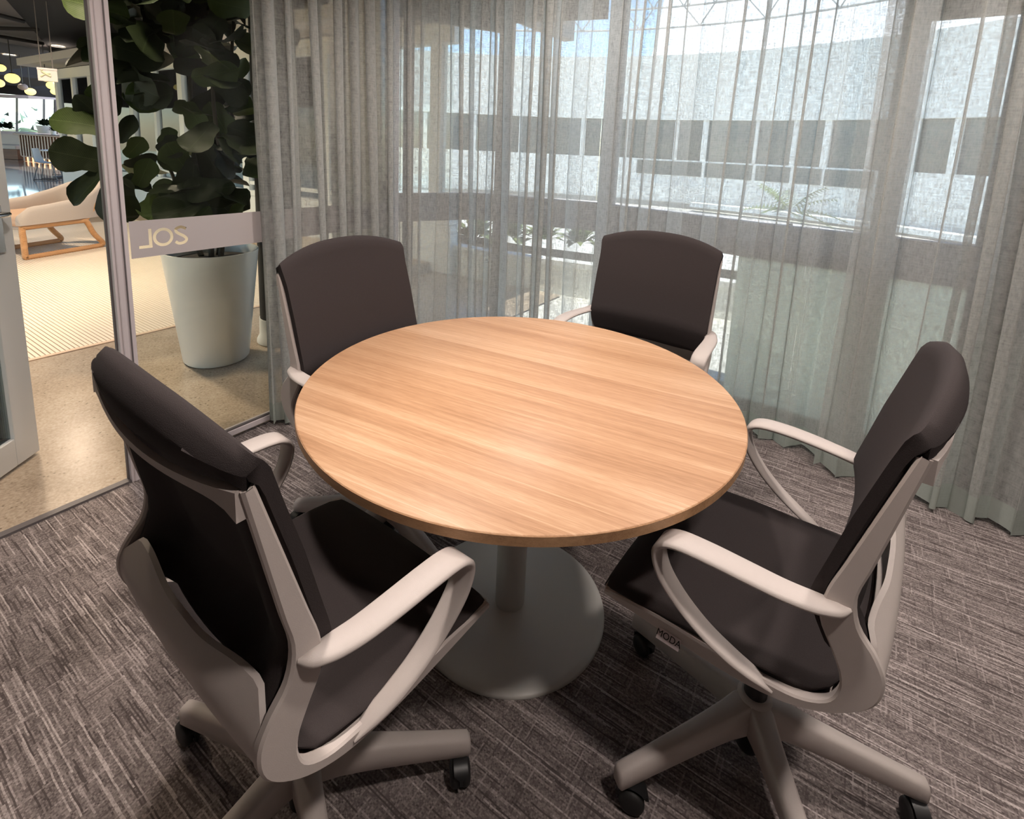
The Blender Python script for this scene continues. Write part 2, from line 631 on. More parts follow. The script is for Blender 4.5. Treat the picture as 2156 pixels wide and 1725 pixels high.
def empty(name, loc, rz=0., **kw):
    o = bpy.data.objects.new(name, None)
    o.empty_display_size = .1
    o.location = loc
    o.rotation_euler = (0, 0, rz)
    COL.objects.link(o)
    return tag(o, **kw)


def structure(mb, name, material, **kw):
    return tag(mb.build(name, material, **kw), kind='structure')


def link_mesh(name, me, parent=None, loc=(0, 0, 0), rz=0.):
    o = bpy.data.objects.new(name, me)
    COL.objects.link(o)
    o.parent = parent
    o.location = loc
    o.rotation_euler = (0, 0, rz)
    return o


def ray(u, v):
    d = CR * (u - CX) / FPX + CD * (v - CY) / FPX + CF
    return np.array([0, 0, CAMZ]), d / np.linalg.norm(d)


def hit(u, v, p0, n):
    o, d = ray(u, v)
    n = np.array(n, float)
    return o + d * (((np.array(p0) - o) @ n) / (d @ n))


# ------------------------------------------------------------------ room shell
CEIL = 2.72
PX = -2.30                                            # partition line
structure(MB().add([(PX, -2.2, 0), (2.6, -2.2, 0), (2.6, 3.35, 0), (PX, 3.35, 0)], [(0, 1, 2, 3)]), 'floor', M['carpet'])
structure(MB().box((.15, .55, CEIL + .05), (5.0, 5.6, .1)), 'ceiling', M['ceilwhite'])
structure(MB().box((2.65, .40, CEIL / 2), (.1, 5.3, CEIL)), 'wall_right', M['roomwall'])
structure(MB().box((.15, -2.25, CEIL / 2), (5.0, .1, CEIL)), 'wall_back', M['roomwall'])
structure(MB().box((PX - .05, -1.14, CEIL / 2), (.1, 2.2, CEIL)), 'wall_left', M['roomwall'])
structure(MB().box((PX - .05, 1.5, 2.52), (.1, 5.7, .34)), 'wall_left.001', M['roomwall'])      # bulkhead above the glass
structure(MB().box((PX, .37, .004), (.03, .82, .010)), 'trim_1', M['gasket'])                      # carpet edge strip in the doorway

# glass partition: window_1 with post, head, bottom channel, pane and the frosted band
win = empty('window_1', (PX, .80, 0), kind='structure')
post = MB().box((0.0, 0.0, 1.17), (.05, .045, 2.34)).build('post', M['alu'], win, bevel=.004)
MB().box((.003, -.026, 1.17), (.034, .012, 2.34)).build('door_stop', M['alu'], win, bevel=.002)
MB().box((-.008, -.034, 1.17), (.014, .006, 2.34)).build('gasket', M['gasket'], win)
MB().box((.027, .004, 1.17), (.006, .004, 2.34)).build('groove', M['gasket'], win)
MB().box((0, .69, .030), (.042, 1.34, .028)).build('bottom_rail', M['alu'], win, bevel=.003)
MB().box((.012, .69, .047), (.012, 1.34, .010)).build('gasket', M['gasket'], win)
MB().box((0, .69, 2.32), (.05, 1.34, .05)).build('head_rail', M['alu'], win, bevel=.003)
MB().box((0, .69, 1.17), (.008, 1.33, 2.28)).build('pane', M['glass'], win)
MB().box((0, 1.385, 1.17), (.06, .05, 2.34)).build('end_post', M['alu'], win, bevel=.003)


def film_with_letters():
    cu = bpy.data.curves.new('privacy_band', 'CURVE')
    cu.dimensions = '2D'
    cu.fill_mode = 'BOTH'
    cu.extrude = .0004

    def poly(pts):
        sp = cu.splines.new('POLY')
        sp.points.add(len(pts) - 1)
        for p, q in zip(sp.points, pts):
            p.co = (q[0], q[1], 0, 1)
        sp.use_cyclic_u = True
    poly([(.835, .9085), (2.12, .9085), (2.12, 1.0535), (.835, 1.0535)])
    b0, b1 = .9435, 1.019
    # the word reads from the corridor, so from in here it is mirrored: L, O, S from left to right
    w = .0115
    poly([(.863, b0), (.9095, b0), (.9095, b1), (.9095 - w, b1), (.9095 - w, b0 + w), (.863, b0 + w)])
    c, r = (.9495, (b0 + b1) / 2), .0372
    poly([(c[0] + r * math.cos(a), c[1] + r * math.sin(a)) for a in np.linspace(0, 2 * math.pi, 40, endpoint=False)])
    poly([(c[0] + (r - w) * math.cos(a), c[1] + (r - w) * math.sin(a)) for a in np.linspace(0, 2 * math.pi, 40, endpoint=False)])
    # mirrored S as a stroked spine
    h = b1 - b0
    spine = smooth_path([(.020, .83), (.006, .93), (-.004, .945), (-.018, .86), (-.017, .70), (-.004, .56), (.010, .44), (.020, .27), (.014, .12), (-.002, .055), (-.013, .08), (-.022, .18)], 40)
    cxs = 1.016
    left, right = [], []
    for i, p in enumerate(spine):
        a = np.array(spine[max(i - 1, 0)]) * (1, h); b = np.array(spine[min(i + 1, 39)]) * (1, h)
        d = (b - a) / np.linalg.norm(b - a)
        q = np.array([cxs + p[0], b0 + p[1] * h])
        nrm = np.array([-d[1], d[0]])
        left.append(q + nrm * w / 2); right.append(q - nrm * w / 2)
    poly(left + right[::-1])
    tmp = bpy.data.objects.new('tmp', cu)
    COL.objects.link(tmp)
    dg = bpy.context.evaluated_depsgraph_get()
    me = bpy.data.meshes.new_from_object(tmp.evaluated_get(dg))
    bpy.data.objects.remove(tmp)
    me.materials.clear()
    me.materials.append(M['film'])
    o = bpy.data.objects.new('privacy_band', me)
    COL.objects.link(o)
    o.parent = win
    # curve x -> room y, curve y -> z
    o.matrix_local = Matrix(((0, 0, 1, .0055), (1, 0, 0, -.80), (0, 1, 0, 0), (0, 0, 0, 1)))
    o['label'] = 'frosted grey band with the cut-out word SOL seen mirrored'


film_with_letters()

# open door leaf standing in the corridor
dv = np.array([-2.836, .611]) - np.array([PX - .03, -.03])
dl = np.linalg.norm(dv)
door = empty('door_1', (PX - .03, -.03, .008), math.atan2(dv[1], dv[0]), kind='structure')
TH = .042
MB().box((dl - .055, 0, 1.14), (.11, TH, 2.28)).build('stile', M['white'], door, bevel=.003)
MB().box((.055, 0, 1.14), (.11, TH, 2.28)).build('stile', M['white'], door, bevel=.003)
MB().box((dl / 2, 0, .06), (dl - .224, TH, .12)).build('rail', M['white'], door, bevel=.003)
MB().box((dl / 2, 0, 2.22), (dl - .224, TH, .12)).build('rail', M['white'], door, bevel=.003)
MB().box((dl / 2, 0, 1.14), (dl - .22, .008, 2.04)).build('pane', M['glass'], door)
for sy in (-1,):
    MB().box((dl - .075, sy * (TH / 2 + .004), .985), (.05, .008, .19)).build('lock_plate', M['chrome'], door, bevel=.006, seg=3)
    MB().tube([(dl - .07, sy * (TH / 2 + .004), 1.045), (dl - .07, sy * (TH / 2 + .05), 1.045), (dl - .09, sy * (TH / 2 + .055), 1.045), (dl - .19, sy * (TH / 2 + .055), 1.045)], .009, 10).build('lever_handle', M['chrome'], door, smooth=50)

# window wall behind the curtain (set back, on a gentle bow)
GL = [(-2.62, 2.10), (-2.60, 2.54), (-2.34, 3.04), (-1.47, 3.235), (-.467, 3.06), (.62, 3.03), (2.6, 3.0)]
GL = [np.array(p) for p in GL]


def gl_at_px(px):
    """point on the glazing line seen at image column px (at eye height)"""
    o, d = ray(px, 250)
    for a, b in zip(GL, GL[1:]):
        A = np.array([[d[0], a[0] - b[0]], [d[1], a[1] - b[1]]])
        t, s = np.linalg.solve(A, a)
        if t > 0 and -1e-6 <= s <= 1 + 1e-6:
            return a + (b - a) * s
    return None


window = empty('window_2', (-.4, 3.1, 0), kind='structure')


def wchild(mb, name, material, **kw):
    o = mb.build(name, material, window, **kw)
    o.matrix_parent_inverse = Matrix.Translation((.4, -3.1, 0))
    return o


for a, b in zip(GL, GL[1:]):
    wchild(MB().bar((*a, .96), (*b, .96), .07, .19), 'mid_rail', M['sill'])
    wchild(MB().bar((*a, .03), (*b, .03), .08, .06), 'bottom_rail', M['sill'])
    wchild(MB().bar((*a, CEIL - .03), (*b, CEIL - .03), .08, .06), 'head_rail', M['sill'])
    wchild(MB().bar((*a, 1.87), (*b, 1.87), .008, 1.60), 'pane', M['glass'])
    wchild(MB().bar((*a, .46), (*b, .46), .008, .80), 'pane', M['glass'])
mull = [gl_at_px(p) for p in (1062, 1290, 1897)]
for g, w in zip(mull, (.085, .10, .10)):
    wchild(MB().box((g[0], g[1], CEIL / 2), (w, .07, CEIL - .02), 0), 'mullion', M['sill'])
for p in (860, 2125):
    g = gl_at_px(p)
    wchild(MB().box((g[0], g[1], CEIL / 2), (.05, .05, CEIL - .02), 0), 'mullion', M['sill'])
structure(MB().box((gl_at_px(2125)[0] + 1.02, 3.05, CEIL / 2), (2.0, .12, CEIL)), 'wall_front', M['roomwall'])
structure(MB().box((PX - .24, 2.14, CEIL / 2), (.44, .06, CEIL)), 'wall_front.001', M['roomwall'])


structure(MB().box((-.2, 3.17, 2.95), (6.0, .34, .14)), 'unseen_eave', M['facade'])  # eave out of view, its depth chosen for the sun it blocks


# frosted lower panes in the right-hand bays
for p0, p1 in ((1592, 1741), (1742, 1885), (1905, 2118)):
    a, b = gl_at_px(p0), gl_at_px(p1)
    n_ = np.array([0, -.012])
    wchild(MB().bar((*(a + n_), .46), (*(b + n_), .46), .008, .84), 'frosted_pane', M['frost'])


# roller blinds pulled part of the way down in three of the bays
def blind(px0, px1, v0, label):
    a, b = gl_at_px(px0), gl_at_px(px1)
    m_ = (a + b) / 2
    n = np.array([-(b - a)[1], (b - a)[0]]); n /= np.linalg.norm(n)
    if n[1] > 0:
        n = -n
    a2, b2 = a + n * .07, b + n * .07
    zs = []
    for q, px in ((a2, px0), (b2, px1)):
        o, d = ray(px, v0)
        t = np.hypot(*q) / np.hypot(d[0], d[1])
        zs.append(CAMZ + d[2] * t)
    z = sum(zs) / 2
    e = empty('roller_blind', (*((a2 + b2) / 2), z), label=label, cat='blind', group='part-drawn roller blinds')
    e['_'] = 0; del e['_']
    rz = math.atan2((b2 - a2)[1], (b2 - a2)[0]); Lx = np.linalg.norm(b2 - a2)
    e.rotation_euler = (0, 0, rz)
    MB().box((0, 0, (CEIL - .06 - z) / 2), (Lx, .003, CEIL - .06 - z)).build('cloth', M['blind'], e)
    MB().box((0, 0, .008), (Lx, .014, .02)).build('bottom_bar', M['steel'], e)
    MB().tube([(-Lx / 2, 0, CEIL - z - .05), (Lx / 2, 0, CEIL - z - .05)], .025, 12).build('roller', M['steel'], e, smooth=50)


blind(796, 1044, 50, 'grey roller blind part drawn over the leftmost window bay behind the curtain')
blind(1082, 1270, 44, 'grey roller blind part drawn in the second window bay from the left')
blind(1915, 2118, 40, 'grey roller blind part drawn in the rightmost window bay')


# ------------------------------------------------------------------ curtains
def curtain(name, path, z0, z1, wave, amp, label, phase=0., lean=0., hem=.105, lat=.30, step=.006, seed=1):
    R = np.random.default_rng(seed)
    P = np.array(smooth_path([(*p, 0) for p in path], 200))[:, :2]
    seg = np.hypot(*np.diff(P, axis=0).T)
    S = np.concatenate([[0], np.cumsum(seg)])
    L = S[-1]
    n = int(L / step) + 1
    s = np.linspace(0, L, n)
    # every fold gets its own width and depth
    nf = int(L / wave) + 3
    wid = wave * R.uniform(.55, 1.5, nf * 2)
    edges = np.concatenate([[0], np.cumsum(wid)])
    dep = R.uniform(.55, 1.25, len(edges)); la = R.uniform(.2, 1.35, len(edges))
    ph = np.interp(s, edges, np.arange(len(edges))) * 2 * math.pi + phase
    A = np.interp(s, edges, dep) * amp
    La = np.interp(s, edges, la) * lat * wave
    rows = [z0, z0 + hem * .5, z0 + hem] + list(np.linspace(z0 + hem + .05, z1, 20))
    mb_v, uv = [], []
    ctr = np.array([np.interp(L / 2, S, P[:, 0]), np.interp(L / 2, S, P[:, 1])])
    arc = s * 1.9
    for k, z in enumerate(rows):
        h = (z - z0) / (z1 - z0)
        grow = 1.18 - .38 * h
        drift = lean * (h - .5) + .010 * np.sin(3.1 * h + s * 2.3)
        ss = s + La * np.sin(2 * ph) * (.7 + .3 * h) + drift + .006 * np.sin(ph * .37 + 5 * h)
        off = A * grow * np.sin(ph + .25 * math.sin(2.2 * h) + .10 * np.sin(7 * h + s * 5)) + .012 * np.sin(s * 4.1 + 1.7 * h)
        x = np.interp(ss, S, P[:, 0]); y = np.interp(ss, S, P[:, 1])
        gx = np.interp(np.clip(ss + .02, 0, L), S, P[:, 0]) - np.interp(np.clip(ss - .02, 0, L), S, P[:, 0])
        gy = np.interp(np.clip(ss + .02, 0, L), S, P[:, 1]) - np.interp(np.clip(ss - .02, 0, L), S, P[:, 1])
        g = np.hypot(gx, gy) + 1e-9
        x = x - gy / g * off; y = y + gx / g * off
        zz = z + (.012 * np.sin(ph * .5 + .4) if k == 0 else 0)
        for i in range(n):
            mb_v.append((x[i], y[i], float(zz[i]) if k == 0 else z))
            uv.append((arc[i], z))
    f_up, f_hem = [], []
    for k in range(len(rows) - 1):
        for i in range(n - 1):
            q = (k * n + i, k * n + i + 1, (k + 1) * n + i + 1, (k + 1) * n + i)
            (f_hem if k < 2 else f_up).append(q)
    root = empty(name, (*ctr, z0), label=label, cat='curtain')
    root['group'] = 'sheer linen curtains'
    for nm, fs, mt in (('drop', f_up, M['curtain']), ('hem', f_hem, M['curtainhem'])):
        used = sorted({i for f in fs for i in f})
        idx = {a: b for b, a in enumerate(used)}
        me = bpy.data.meshes.new(nm)
        me.from_pydata([(mb_v[i][0] - ctr[0], mb_v[i][1] - ctr[1], mb_v[i][2] - z0) for i in used], [], [tuple(idx[i] for i in f) for f in fs])
        me.materials.append(mt)
        ul = me.uv_layers.new(name='UVMap')
        for lp in me.loops:
            ul.data[lp.index].uv = uv[used[lp.vertex_index]]
        for p in me.polygons:
            p.use_smooth = True
        o = bpy.data.objects.new(nm, me)
        COL.objects.link(o)
        o.parent = root
    return root


curtain('curtain', [(-2.225, 1.33), (-2.215, 1.75), (-2.19, 2.10)], .012, CEIL - .01, .115, .042,
        'sheer grey curtain bunched along the glass partition on the left', seed=3, lat=.34, lean=-.03)
curtain('curtain', [(-2.17, 2.02), (-2.02, 2.32), (-1.62, 2.56), (-1.0, 2.70), (-.45, 2.75), (.16, 2.755)], .012, CEIL - .01, .125, .036,
        'sheer grey curtain across the middle of the window behind the two far chairs', seed=5, lat=.24)
curtain('curtain', [(-.02, 2.625), (.45, 2.62), (1.1, 2.61), (2.2, 2.60)], .012, CEIL - .01, .155, .042,
        'sheer grey curtain on the right part of the window behind the right-hand chair', seed=12, lat=.20, lean=.02)

# ------------------------------------------------------------------ table
TC = rm(.0427, 1.4086)
table = empty('meeting_table', (TC[0], TC[1], 0), label='round oak-look meeting table on a light grey disc pedestal', cat='table')
TR, TZ = .598, .73
MB().lathe([(TR - .004, TZ - .025), (TR, TZ - .0225), (TR, TZ - .0025), (TR - .0025, TZ)], 128).build('tabletop', M['oak'], table, smooth=50)
MB().lathe([(TR + .0006, TZ - .0225), (TR + .0006, TZ - .0025)], 128).build('edge_band', M['oak_edge'], table, smooth=50)
MB().lathe([(.045, .012), (.045, .70)], 48).build('column', M['powder'], table, smooth=50)
MB().lathe([(.2894, .0), (.2905, .006), (.2865, .0105), (.27, .013), (.0, .0135)], 96).build('base_disc', M['powder'], table, smooth=60)
MB().box((0, 0, .701), (.42, .42, .006)).build('top_plate', M['powder'], table)


# ------------------------------------------------------------------ chairs
def I(x, xs, ys):
    return float(np.interp(x, xs, ys))


def pad_mesh():
    mb = MB()
    rings = []
    zk = [.590, .618, .645, .672, .70, .76, .85, .96, 1.01, 1.07]
    yk = [-.128, -.118, -.106, -.097, -.094, -.110, -.133, -.166, -.182, -.199]
    for u in np.concatenate([[-1.0, -.985, -.95], np.linspace(-.88, .88, 15), [.95, .985, 1.0]]):
        au = abs(u)
        zt = 1.064 - .046 * au ** 2.4
        zr = .962 + .030 * au ** 2
        endk = math.sqrt(max(0., 1 - au ** 9)) if au < 1 else 0.
        e_ = min(1, max(0, (au - .50) / .40)); e_ = e_ * e_ * (3 - 2 * e_)
        if au > .96:
            e_ = 0

        def tkf(z):
            return .018 + e_ * (I(z, [.60, .70, .85, .93, .965], [.070, .058, .048, .040, .018]) - .018)
        rollT = (.040 - .006 * au ** 2) * (.8 + .2 * endk)

        def W_(z):
            w = I(z, [.60, .62, .65, .70, .80, .95, 1.0, 1.07], [.236, .243, .249, .252, .253, .254, .260, .252])
            return w

        def yf(z):
            return I(z, zk, yk) - I(z, [.60, .70, .85, 1.07], [.026, .022, .020, .016]) * (1 - au ** 2)
        front = [(yf(z), z) for z in np.linspace(.602, zt - .018, 22)]
        yt = yf(zt - .018)
        top = [(yt - .004 - rollT * .16, zt - .005), (yt - rollT * .5, zt), (yt - rollT * .86, zt - .012), (yt - rollT * 1.06, zt - .035),
               (yt - rollT * 1.10, .55 * zt + .45 * zr - .004), (yt - rollT * .98, .3 * zt + .7 * zr - .004), (yf(zr) - .028, zr + .001), (yf(zr - .01) - .020, zr - .010)]
        back = [(yf(z) - tkf(z), z) for z in np.linspace(zr - .03, .605, 14)]
        bot = [(yf(.597) - tkf(.597) * .8, .597), (yf(.595) - tkf(.595) * .3, .595)]
        ring = front + top + back + bot
        rings.append([(u * W_(z), y, z) for y, z in ring])
    mb.loft(rings)
    return mb.mesh('backrest', M['fabric'], smooth=75)


RAIL = [((-.197 + .084 * t, .985 - .287 * t), (-.214 + .058 * t, .981 - .268 * t)) for t in (0, .02, .25, .5, .75, .97)] + [
        ((-.113, .656), (-.166, .672)), ((-.135, .611), (-.194, .636)), ((-.151, .576), (-.210, .600)),
        ((-.153, .545), (-.204, .556)), ((-.139, .513), (-.174, .517)), ((-.102, .490), (-.128, .482)), ((-.05, .482), (-.066, .457)), ((.02, .479), (.02, .446)), ((.16, .476), (.16, .447)), ((.272, .462), (.272, .450))]


def rail_mesh(sx):
    mb = MB()
    F = smooth_path([f for f, b in RAIL], 56)
    B = smooth_path([b for f, b in RAIL], 56)
    rings = []
    for k, (f, b) in enumerate(zip(F, B)):
        q = k / 55
        xo = .259
        xi = I(q, [0, .5, .62, .8, 1], [.243, .243, .237, .237, .243])
        d = b - f
        w = np.linalg.norm(d); d = d / w
        c = min(.004, w * .25); cx = .0035
        sec = [(xo - cx, 0), (xo, c), (xo, w - c), (xo - cx, w), (xi + cx, w), (xi, w - c), (xi, c), (xi + cx, 0)]
        rings.append([(sx * x, f[0] + d[0] * t, f[1] + d[1] * t) for x, t in sec])
    mb.loft(rings)
    return mb.mesh('side_rail', M['plastic'], smooth=32)


def top_bar_mesh():
    mb = MB()
    rings = []
    for u in np.linspace(-1, 1, 25):
        au = abs(u)
        x = u * .252
        y = -.209 - .030 * (1 - au ** 2)
        z = .957 + .022 * au ** 2.2
        h = .006 + .010 * au ** 3 + .020 * au ** 10
        t = .005 + .005 * au ** 4
        rings.append([(x, y - t, z + .004), (x, y + t, z + .004), (x, y + t, z - h), (x, y - t, z - h)])
    mb.loft(rings)
    return mb.mesh('top_bar', M['plastic'], smooth=60)


def shell_mesh():
    """thin seat pan under the pad"""
    mb = MB()
    P = smooth_path([(.285, .451), (.2, .446), (.08, .440), (-.02, .445), (-.08, .458), (-.118, .474), (-.142, .494)], 24)
    rings = []
    for u in np.linspace(-1, 1, 17):
        up = [(u * .247, y - .008 * u * u * (y > .2), z + .010 * u * u) for y, z in P]
        dn = [(x, y, z - .012) for x, y, z in up[::-1]]
        rings.append(up + dn)
    mb.loft(rings)
    return mb.mesh('seat_shell', M['plastic'], smooth=50)


def band_mesh():
    """upright back band between the side rails, its top edge dipping in the middle"""
    mb = MB()
    P = smooth_path([(-.148, .498), (-.176, .518), (-.198, .548), (-.208, .582), (-.205, .612), (-.190, .640), (-.180, .656)], 24)
    rings = []
    for u in np.linspace(-1, 1, 33):
        au = abs(u)
        dip = .5 * (1 + math.cos(math.pi * min(1, max(0, (au - .15) / .62))))
        rim = .654 - .014 * dip - .030 * max(0, (au - .86) / .14)
        deep = .008 * (1 - au ** 2)
        zs = np.linspace(P[0][1], rim, 18)
        ctr_ = [(np.interp(z, P[:, 1], P[:, 0]) if False else I(z, [p[1] for p in P], [p[0] for p in P]) - deep, z) for z in zs]
        th = .009
        back = [(u * .246, y, z) for y, z in ctr_]
        frnt = [(u * .246, y + th * (1 if k > 3 else .6), z + (th * .6 if k < 4 else 0)) for k, (y, z) in enumerate(ctr_)][::-1]
        rings.append(back + frnt)
    mb.loft(rings)
    return mb.mesh('back_band', M['plastic'], smooth=50)


def seat_mesh():
    mb = MB()
    rings = []
    top = [(-.153, .541), (-.143, .523), (-.118, .503), (-.08, .492), (0, .484), (.1, .480), (.2, .477), (.255, .472), (.285, .462), (.296, .450)]
    bot = [(.288, .447), (.25, .453), (.1, .454), (0, .456), (-.07, .466), (-.115, .484), (-.142, .507), (-.157, .533)]
    for u in np.concatenate([[-1, -.985, -.95], np.linspace(-.86, .86, 13), [.95, .985, 1]]):
        au = abs(u)
        k = math.sqrt(max(0, 1 - au ** 8)) if au < 1 else 0
        mid = [(.5 * (a + c), .5 * (b + d)) for (a, b), (c, d) in zip(top, [bot[-1], bot[-2], bot[-3], bot[-4], bot[-5], (.1, .454), (.2, .453), (.25, .452), (.28, .449), (.29, .447)])]
        ring = []
        for i, (y, z) in enumerate(top):
            ym, zm = mid[i]
            ring.append((ym + (y - ym) * (.35 + .65 * k), zm + (z - zm) * (.3 + .7 * k) + .012 * au ** 2 * (1 if -.1 < y < .2 else .3)))
        for y, z in bot:
            ring.append((y, z + .004 * (1 - k) + .006 * au ** 2))
        out = []
        for y, z in ring:
            w = I(y, [-.16, -.10, 0, .22, .28, .30], [.226, .243, .250, .256, .250, .236])
            out.append((u * w, y - (.012 * au ** 2 if y > .2 else 0) - (.018 * (1 - au ** 2) if y < -.11 else 0), z))
        rings.append(out)
    mb.loft(rings)
    return mb.mesh('seat_pad', M['fabric'], smooth=75)


def arm_mesh(sx):
    pts = [(.257, -.152, .697), (.264, -.136, .692), (.270, -.105, .688), (.279, -.06, .689), (.285, 0, .692), (.288, .06, .693), (.289, .115, .689), (.289, .143, .676),
           (.288, .152, .652), (.286, .140, .610), (.281, .105, .566), (.275, .058, .528), (.268, .012, .502), (.260, -.025, .485), (.252, -.062, .470)]
    w = [.010, .034, .046, .050, .053, .055, .056, .055, .053, .048, .044, .041, .039, .034, .020]
    P = smooth_path(pts, 60)
    ws = [I(k / 59 * 14, range(15), w) for k in range(60)]
    mb = MB()
    ts = [I(k / 59 * 14, range(15), [.006, .016, .015] + [.0125] * 5 + [.0125] * 4 + [.014, .012, .005]) for k in range(60)]
    mb.ribbon([(sx * x, y, z) for x, y, z in P], (sx, 0, 0), ws, ts)
    return mb.mesh('armrest', M['plastic'], smooth=50)


def leg_mesh():
    mb = MB()
    rings = []
    for r, zt, zb, w in [(.012, .178, .100, .054), (.04, .173, .100, .052), (.075, .163, .099, .046), (.13, .150, .092, .041), (.2, .134, .081, .037), (.27, .118, .070, .034), (.325, .106, .061, .033), (.345, .101, .058, .032), (.350, .094, .062, .026)]:
        c = .007
        h = w / 2
        rings.append([(r, -h + c, zt), (r, h - c, zt), (r, h, zt - c), (r, h, zb + c * .5), (r, h - c * .5, zb), (r, -h + c * .5, zb), (r, -h, zb + c * .5), (r, -h, zt - c)])
    mb.loft(rings)
    return mb.mesh('leg', M['plastic'], smooth=55)


def wheel_mesh(sx):
    mb = MB()
    n = 24
    rings = []
    for x, r in [(.004, .018), (.004, .0255), (.007, .0275), (.014, .0275), (.0195, .0245), (.022, .017), (.0225, .006)]:
        rings.append([(sx * x, r * math.cos(a), .0275 + r * math.sin(a)) for a in np.linspace(0, 2 * math.pi, n, endpoint=False)])
    mb.loft(rings)
    return mb.mesh('wheel', M['rubber'], smooth=50)


def hood_mesh():
    mb = MB()
    rings = []
    for a in np.linspace(math.radians(-15), math.radians(170), 12):
        for_r = []
        for x, r in [(-.0035, .0285), (-.0035, .036), (.0035, .036), (.0035, .0285)]:
            for_r.append((x * (4.4 if 20 < math.degrees(a) < 150 and r > .03 else 1), r * math.cos(a), .0275 + r * math.sin(a)))
        rings.append(for_r)
    mb.loft(rings)
    mb.tube([(0, .016, .05), (0, .016, .078)], .0075, 10)
    return mb.mesh('caster', M['black'], smooth=50)


CH = dict(pad=pad_mesh(), railL=rail_mesh(-1), railR=rail_mesh(1), top=top_bar_mesh(), shell=shell_mesh(), band=band_mesh(), seat=seat_mesh(), armL=arm_mesh(-1), armR=arm_mesh(1),
          leg=leg_mesh(), wheelL=wheel_mesh(-1), wheelR=wheel_mesh(1), hood=hood_mesh(),
          hub=MB().lathe([(.0, .098), (.034, .098), (.040, .105), (.041, .165), (.036, .178), (.028, .182)], 32).mesh('hub', M['plastic'], smooth=50),
          gas=MB().lathe([(.0, .030), (.022, .030), (.028, .040), (.029, .098), (.025, .10), (.025, .19), (.0255, .30), (.0145, .302), (.0145, .40)], 24).mesh('gas_lift', M['black'], smooth=50),
          mech=MB().box((0, -.01, .412), (.15, .22, .042)).box((0, 0, .392), (.09, .12, .03)).mesh('tilt_mechanism', M['black']),
          lever=MB().tube([(.05, .03, .405), (.15, .035, .405), (.215, .035, .412)], .006, 8).mesh('lever', M['black'], smooth=50))


def chair(cx, cy, ang, base_ang, label, seed):
    """cx, cy, ang in the survey frame"""
    p = rm(cx, cy)
    a = ang + YAW
    e = empty('swivel_chair', (p[0], p[1], 0), a, label=label, cat='chair', group='swivel chairs around the round table')
    for nm, k in (('backrest', 'pad'), ('side_rail', 'railL'), ('side_rail', 'railR'), ('top_bar', 'top'), ('seat_shell', 'shell'), ('back_band', 'band'), ('seat_pad', 'seat'), ('armrest', 'armL'), ('armrest', 'armR'),
                  ('gas_lift', 'gas'), ('tilt_mechanism', 'mech'), ('lever', 'lever')):
        link_mesh(nm, CH[k], e)
    b = link_mesh('star_base', CH['hub'], e, rz=base_ang - ang)
    R = random.Random(seed)
    for k in range(5):
        th = 2 * math.pi * k / 5
        link_mesh('leg', CH['leg'], b, rz=th)
        ca = th + base_ang - ang
        sw = R.uniform(0, 6.28)
        off = np.array([-math.sin(sw), math.cos(sw)]) * .016
        c = link_mesh('caster', CH['hood'], e, (.327 * math.cos(ca) - off[0], .327 * math.sin(ca) - off[1], 0), sw)
        link_mesh('wheel', CH['wheelL'], c)
        link_mesh('wheel', CH['wheelR'], c)
    return e


D2 = math.radians
chL = chair(-.383, .874, -.6346, D2(14.7), 'charcoal swivel chair seen from behind, nearest on the left', 1)
chR = chair(.608, 1.016, .8847, D2(54), 'charcoal swivel chair seen from its side, nearest on the right', 2)
chBL = chair(-.399, 1.659, -2.121, D2(172), 'charcoal swivel chair facing the viewer beside the bunched curtain', 3)
chBR = chair(.523, 2.049, 2.548, D2(20), 'charcoal swivel chair facing the viewer in front of the middle of the window', 4)

# small woven tag hanging from the seat edge of the right-hand chair
tg = MB().box((0, 0, 0), (.0008, .046, .020)).build('cloth_tag', mat('tag_cloth', (.78, .68, .70), .9), chR)
tg.location = (-.268, .122, .452)
tg.rotation_euler = (0, math.radians(42), 0)
tg['label'] = 'pale cloth tag lettered MODA'
tx = bpy.data.curves.new('tag_lettering', 'FONT')
tx.body = 'MODA'
tx.size = .0165
tx.extrude = .0002
tx.align_x = 'CENTER'
tx.align_y = 'CENTER'
to = bpy.data.objects.new('tag_lettering', tx)
COL.objects.link(to)
dg = bpy.context.evaluated_depsgraph_get()
tme = bpy.data.meshes.new_from_object(to.evaluated_get(dg))
bpy.data.objects.remove(to)
tme.materials.clear(); tme.materials.append(M['black'])
to = bpy.data.objects.new('lettering', tme)
COL.objects.link(to)
to.parent = tg
to.matrix_local = Matrix(((0, 0, -1, -.0007), (-1, 0, 0, 0), (0, 1, 0, .001), (0, 0, 0, 1)))

# ------------------------------------------------------------------ room downlights
def downlight(x, y, z, power, label, color=(1, .89, .81), size=.09, spot=2.5, r=.05):
    e = empty('downlight', (x, y, z), label=label, cat='light')
    MB().lathe([(r, 0), (r + .012, -.004), (r + .014, 0), (r + .010, .004)], 24).build('trim_ring', M['white'], e, smooth=50)
    MB().lathe([(.0, .006), (r, .006)], 24).build('lens', M['lampglow'], e)
    l = lamp('bulb', 'SPOT', (0, 0, -.015), power, color, (0, 0, -1), size, spot, .7)
    l.parent = e
    return e


for k, (x, y, lab) in enumerate(((-1.05, 1.95, 'round recessed ceiling downlight above the far left chair'), (.65, 1.95, 'round recessed ceiling downlight above the far right chair'),
                                 (-1.05, .50, 'round recessed ceiling downlight above the near left chair'), (.65, .50, 'round recessed ceiling downlight above the near right chair'))):
    downlight(x, y, CEIL - .004, 142, lab)

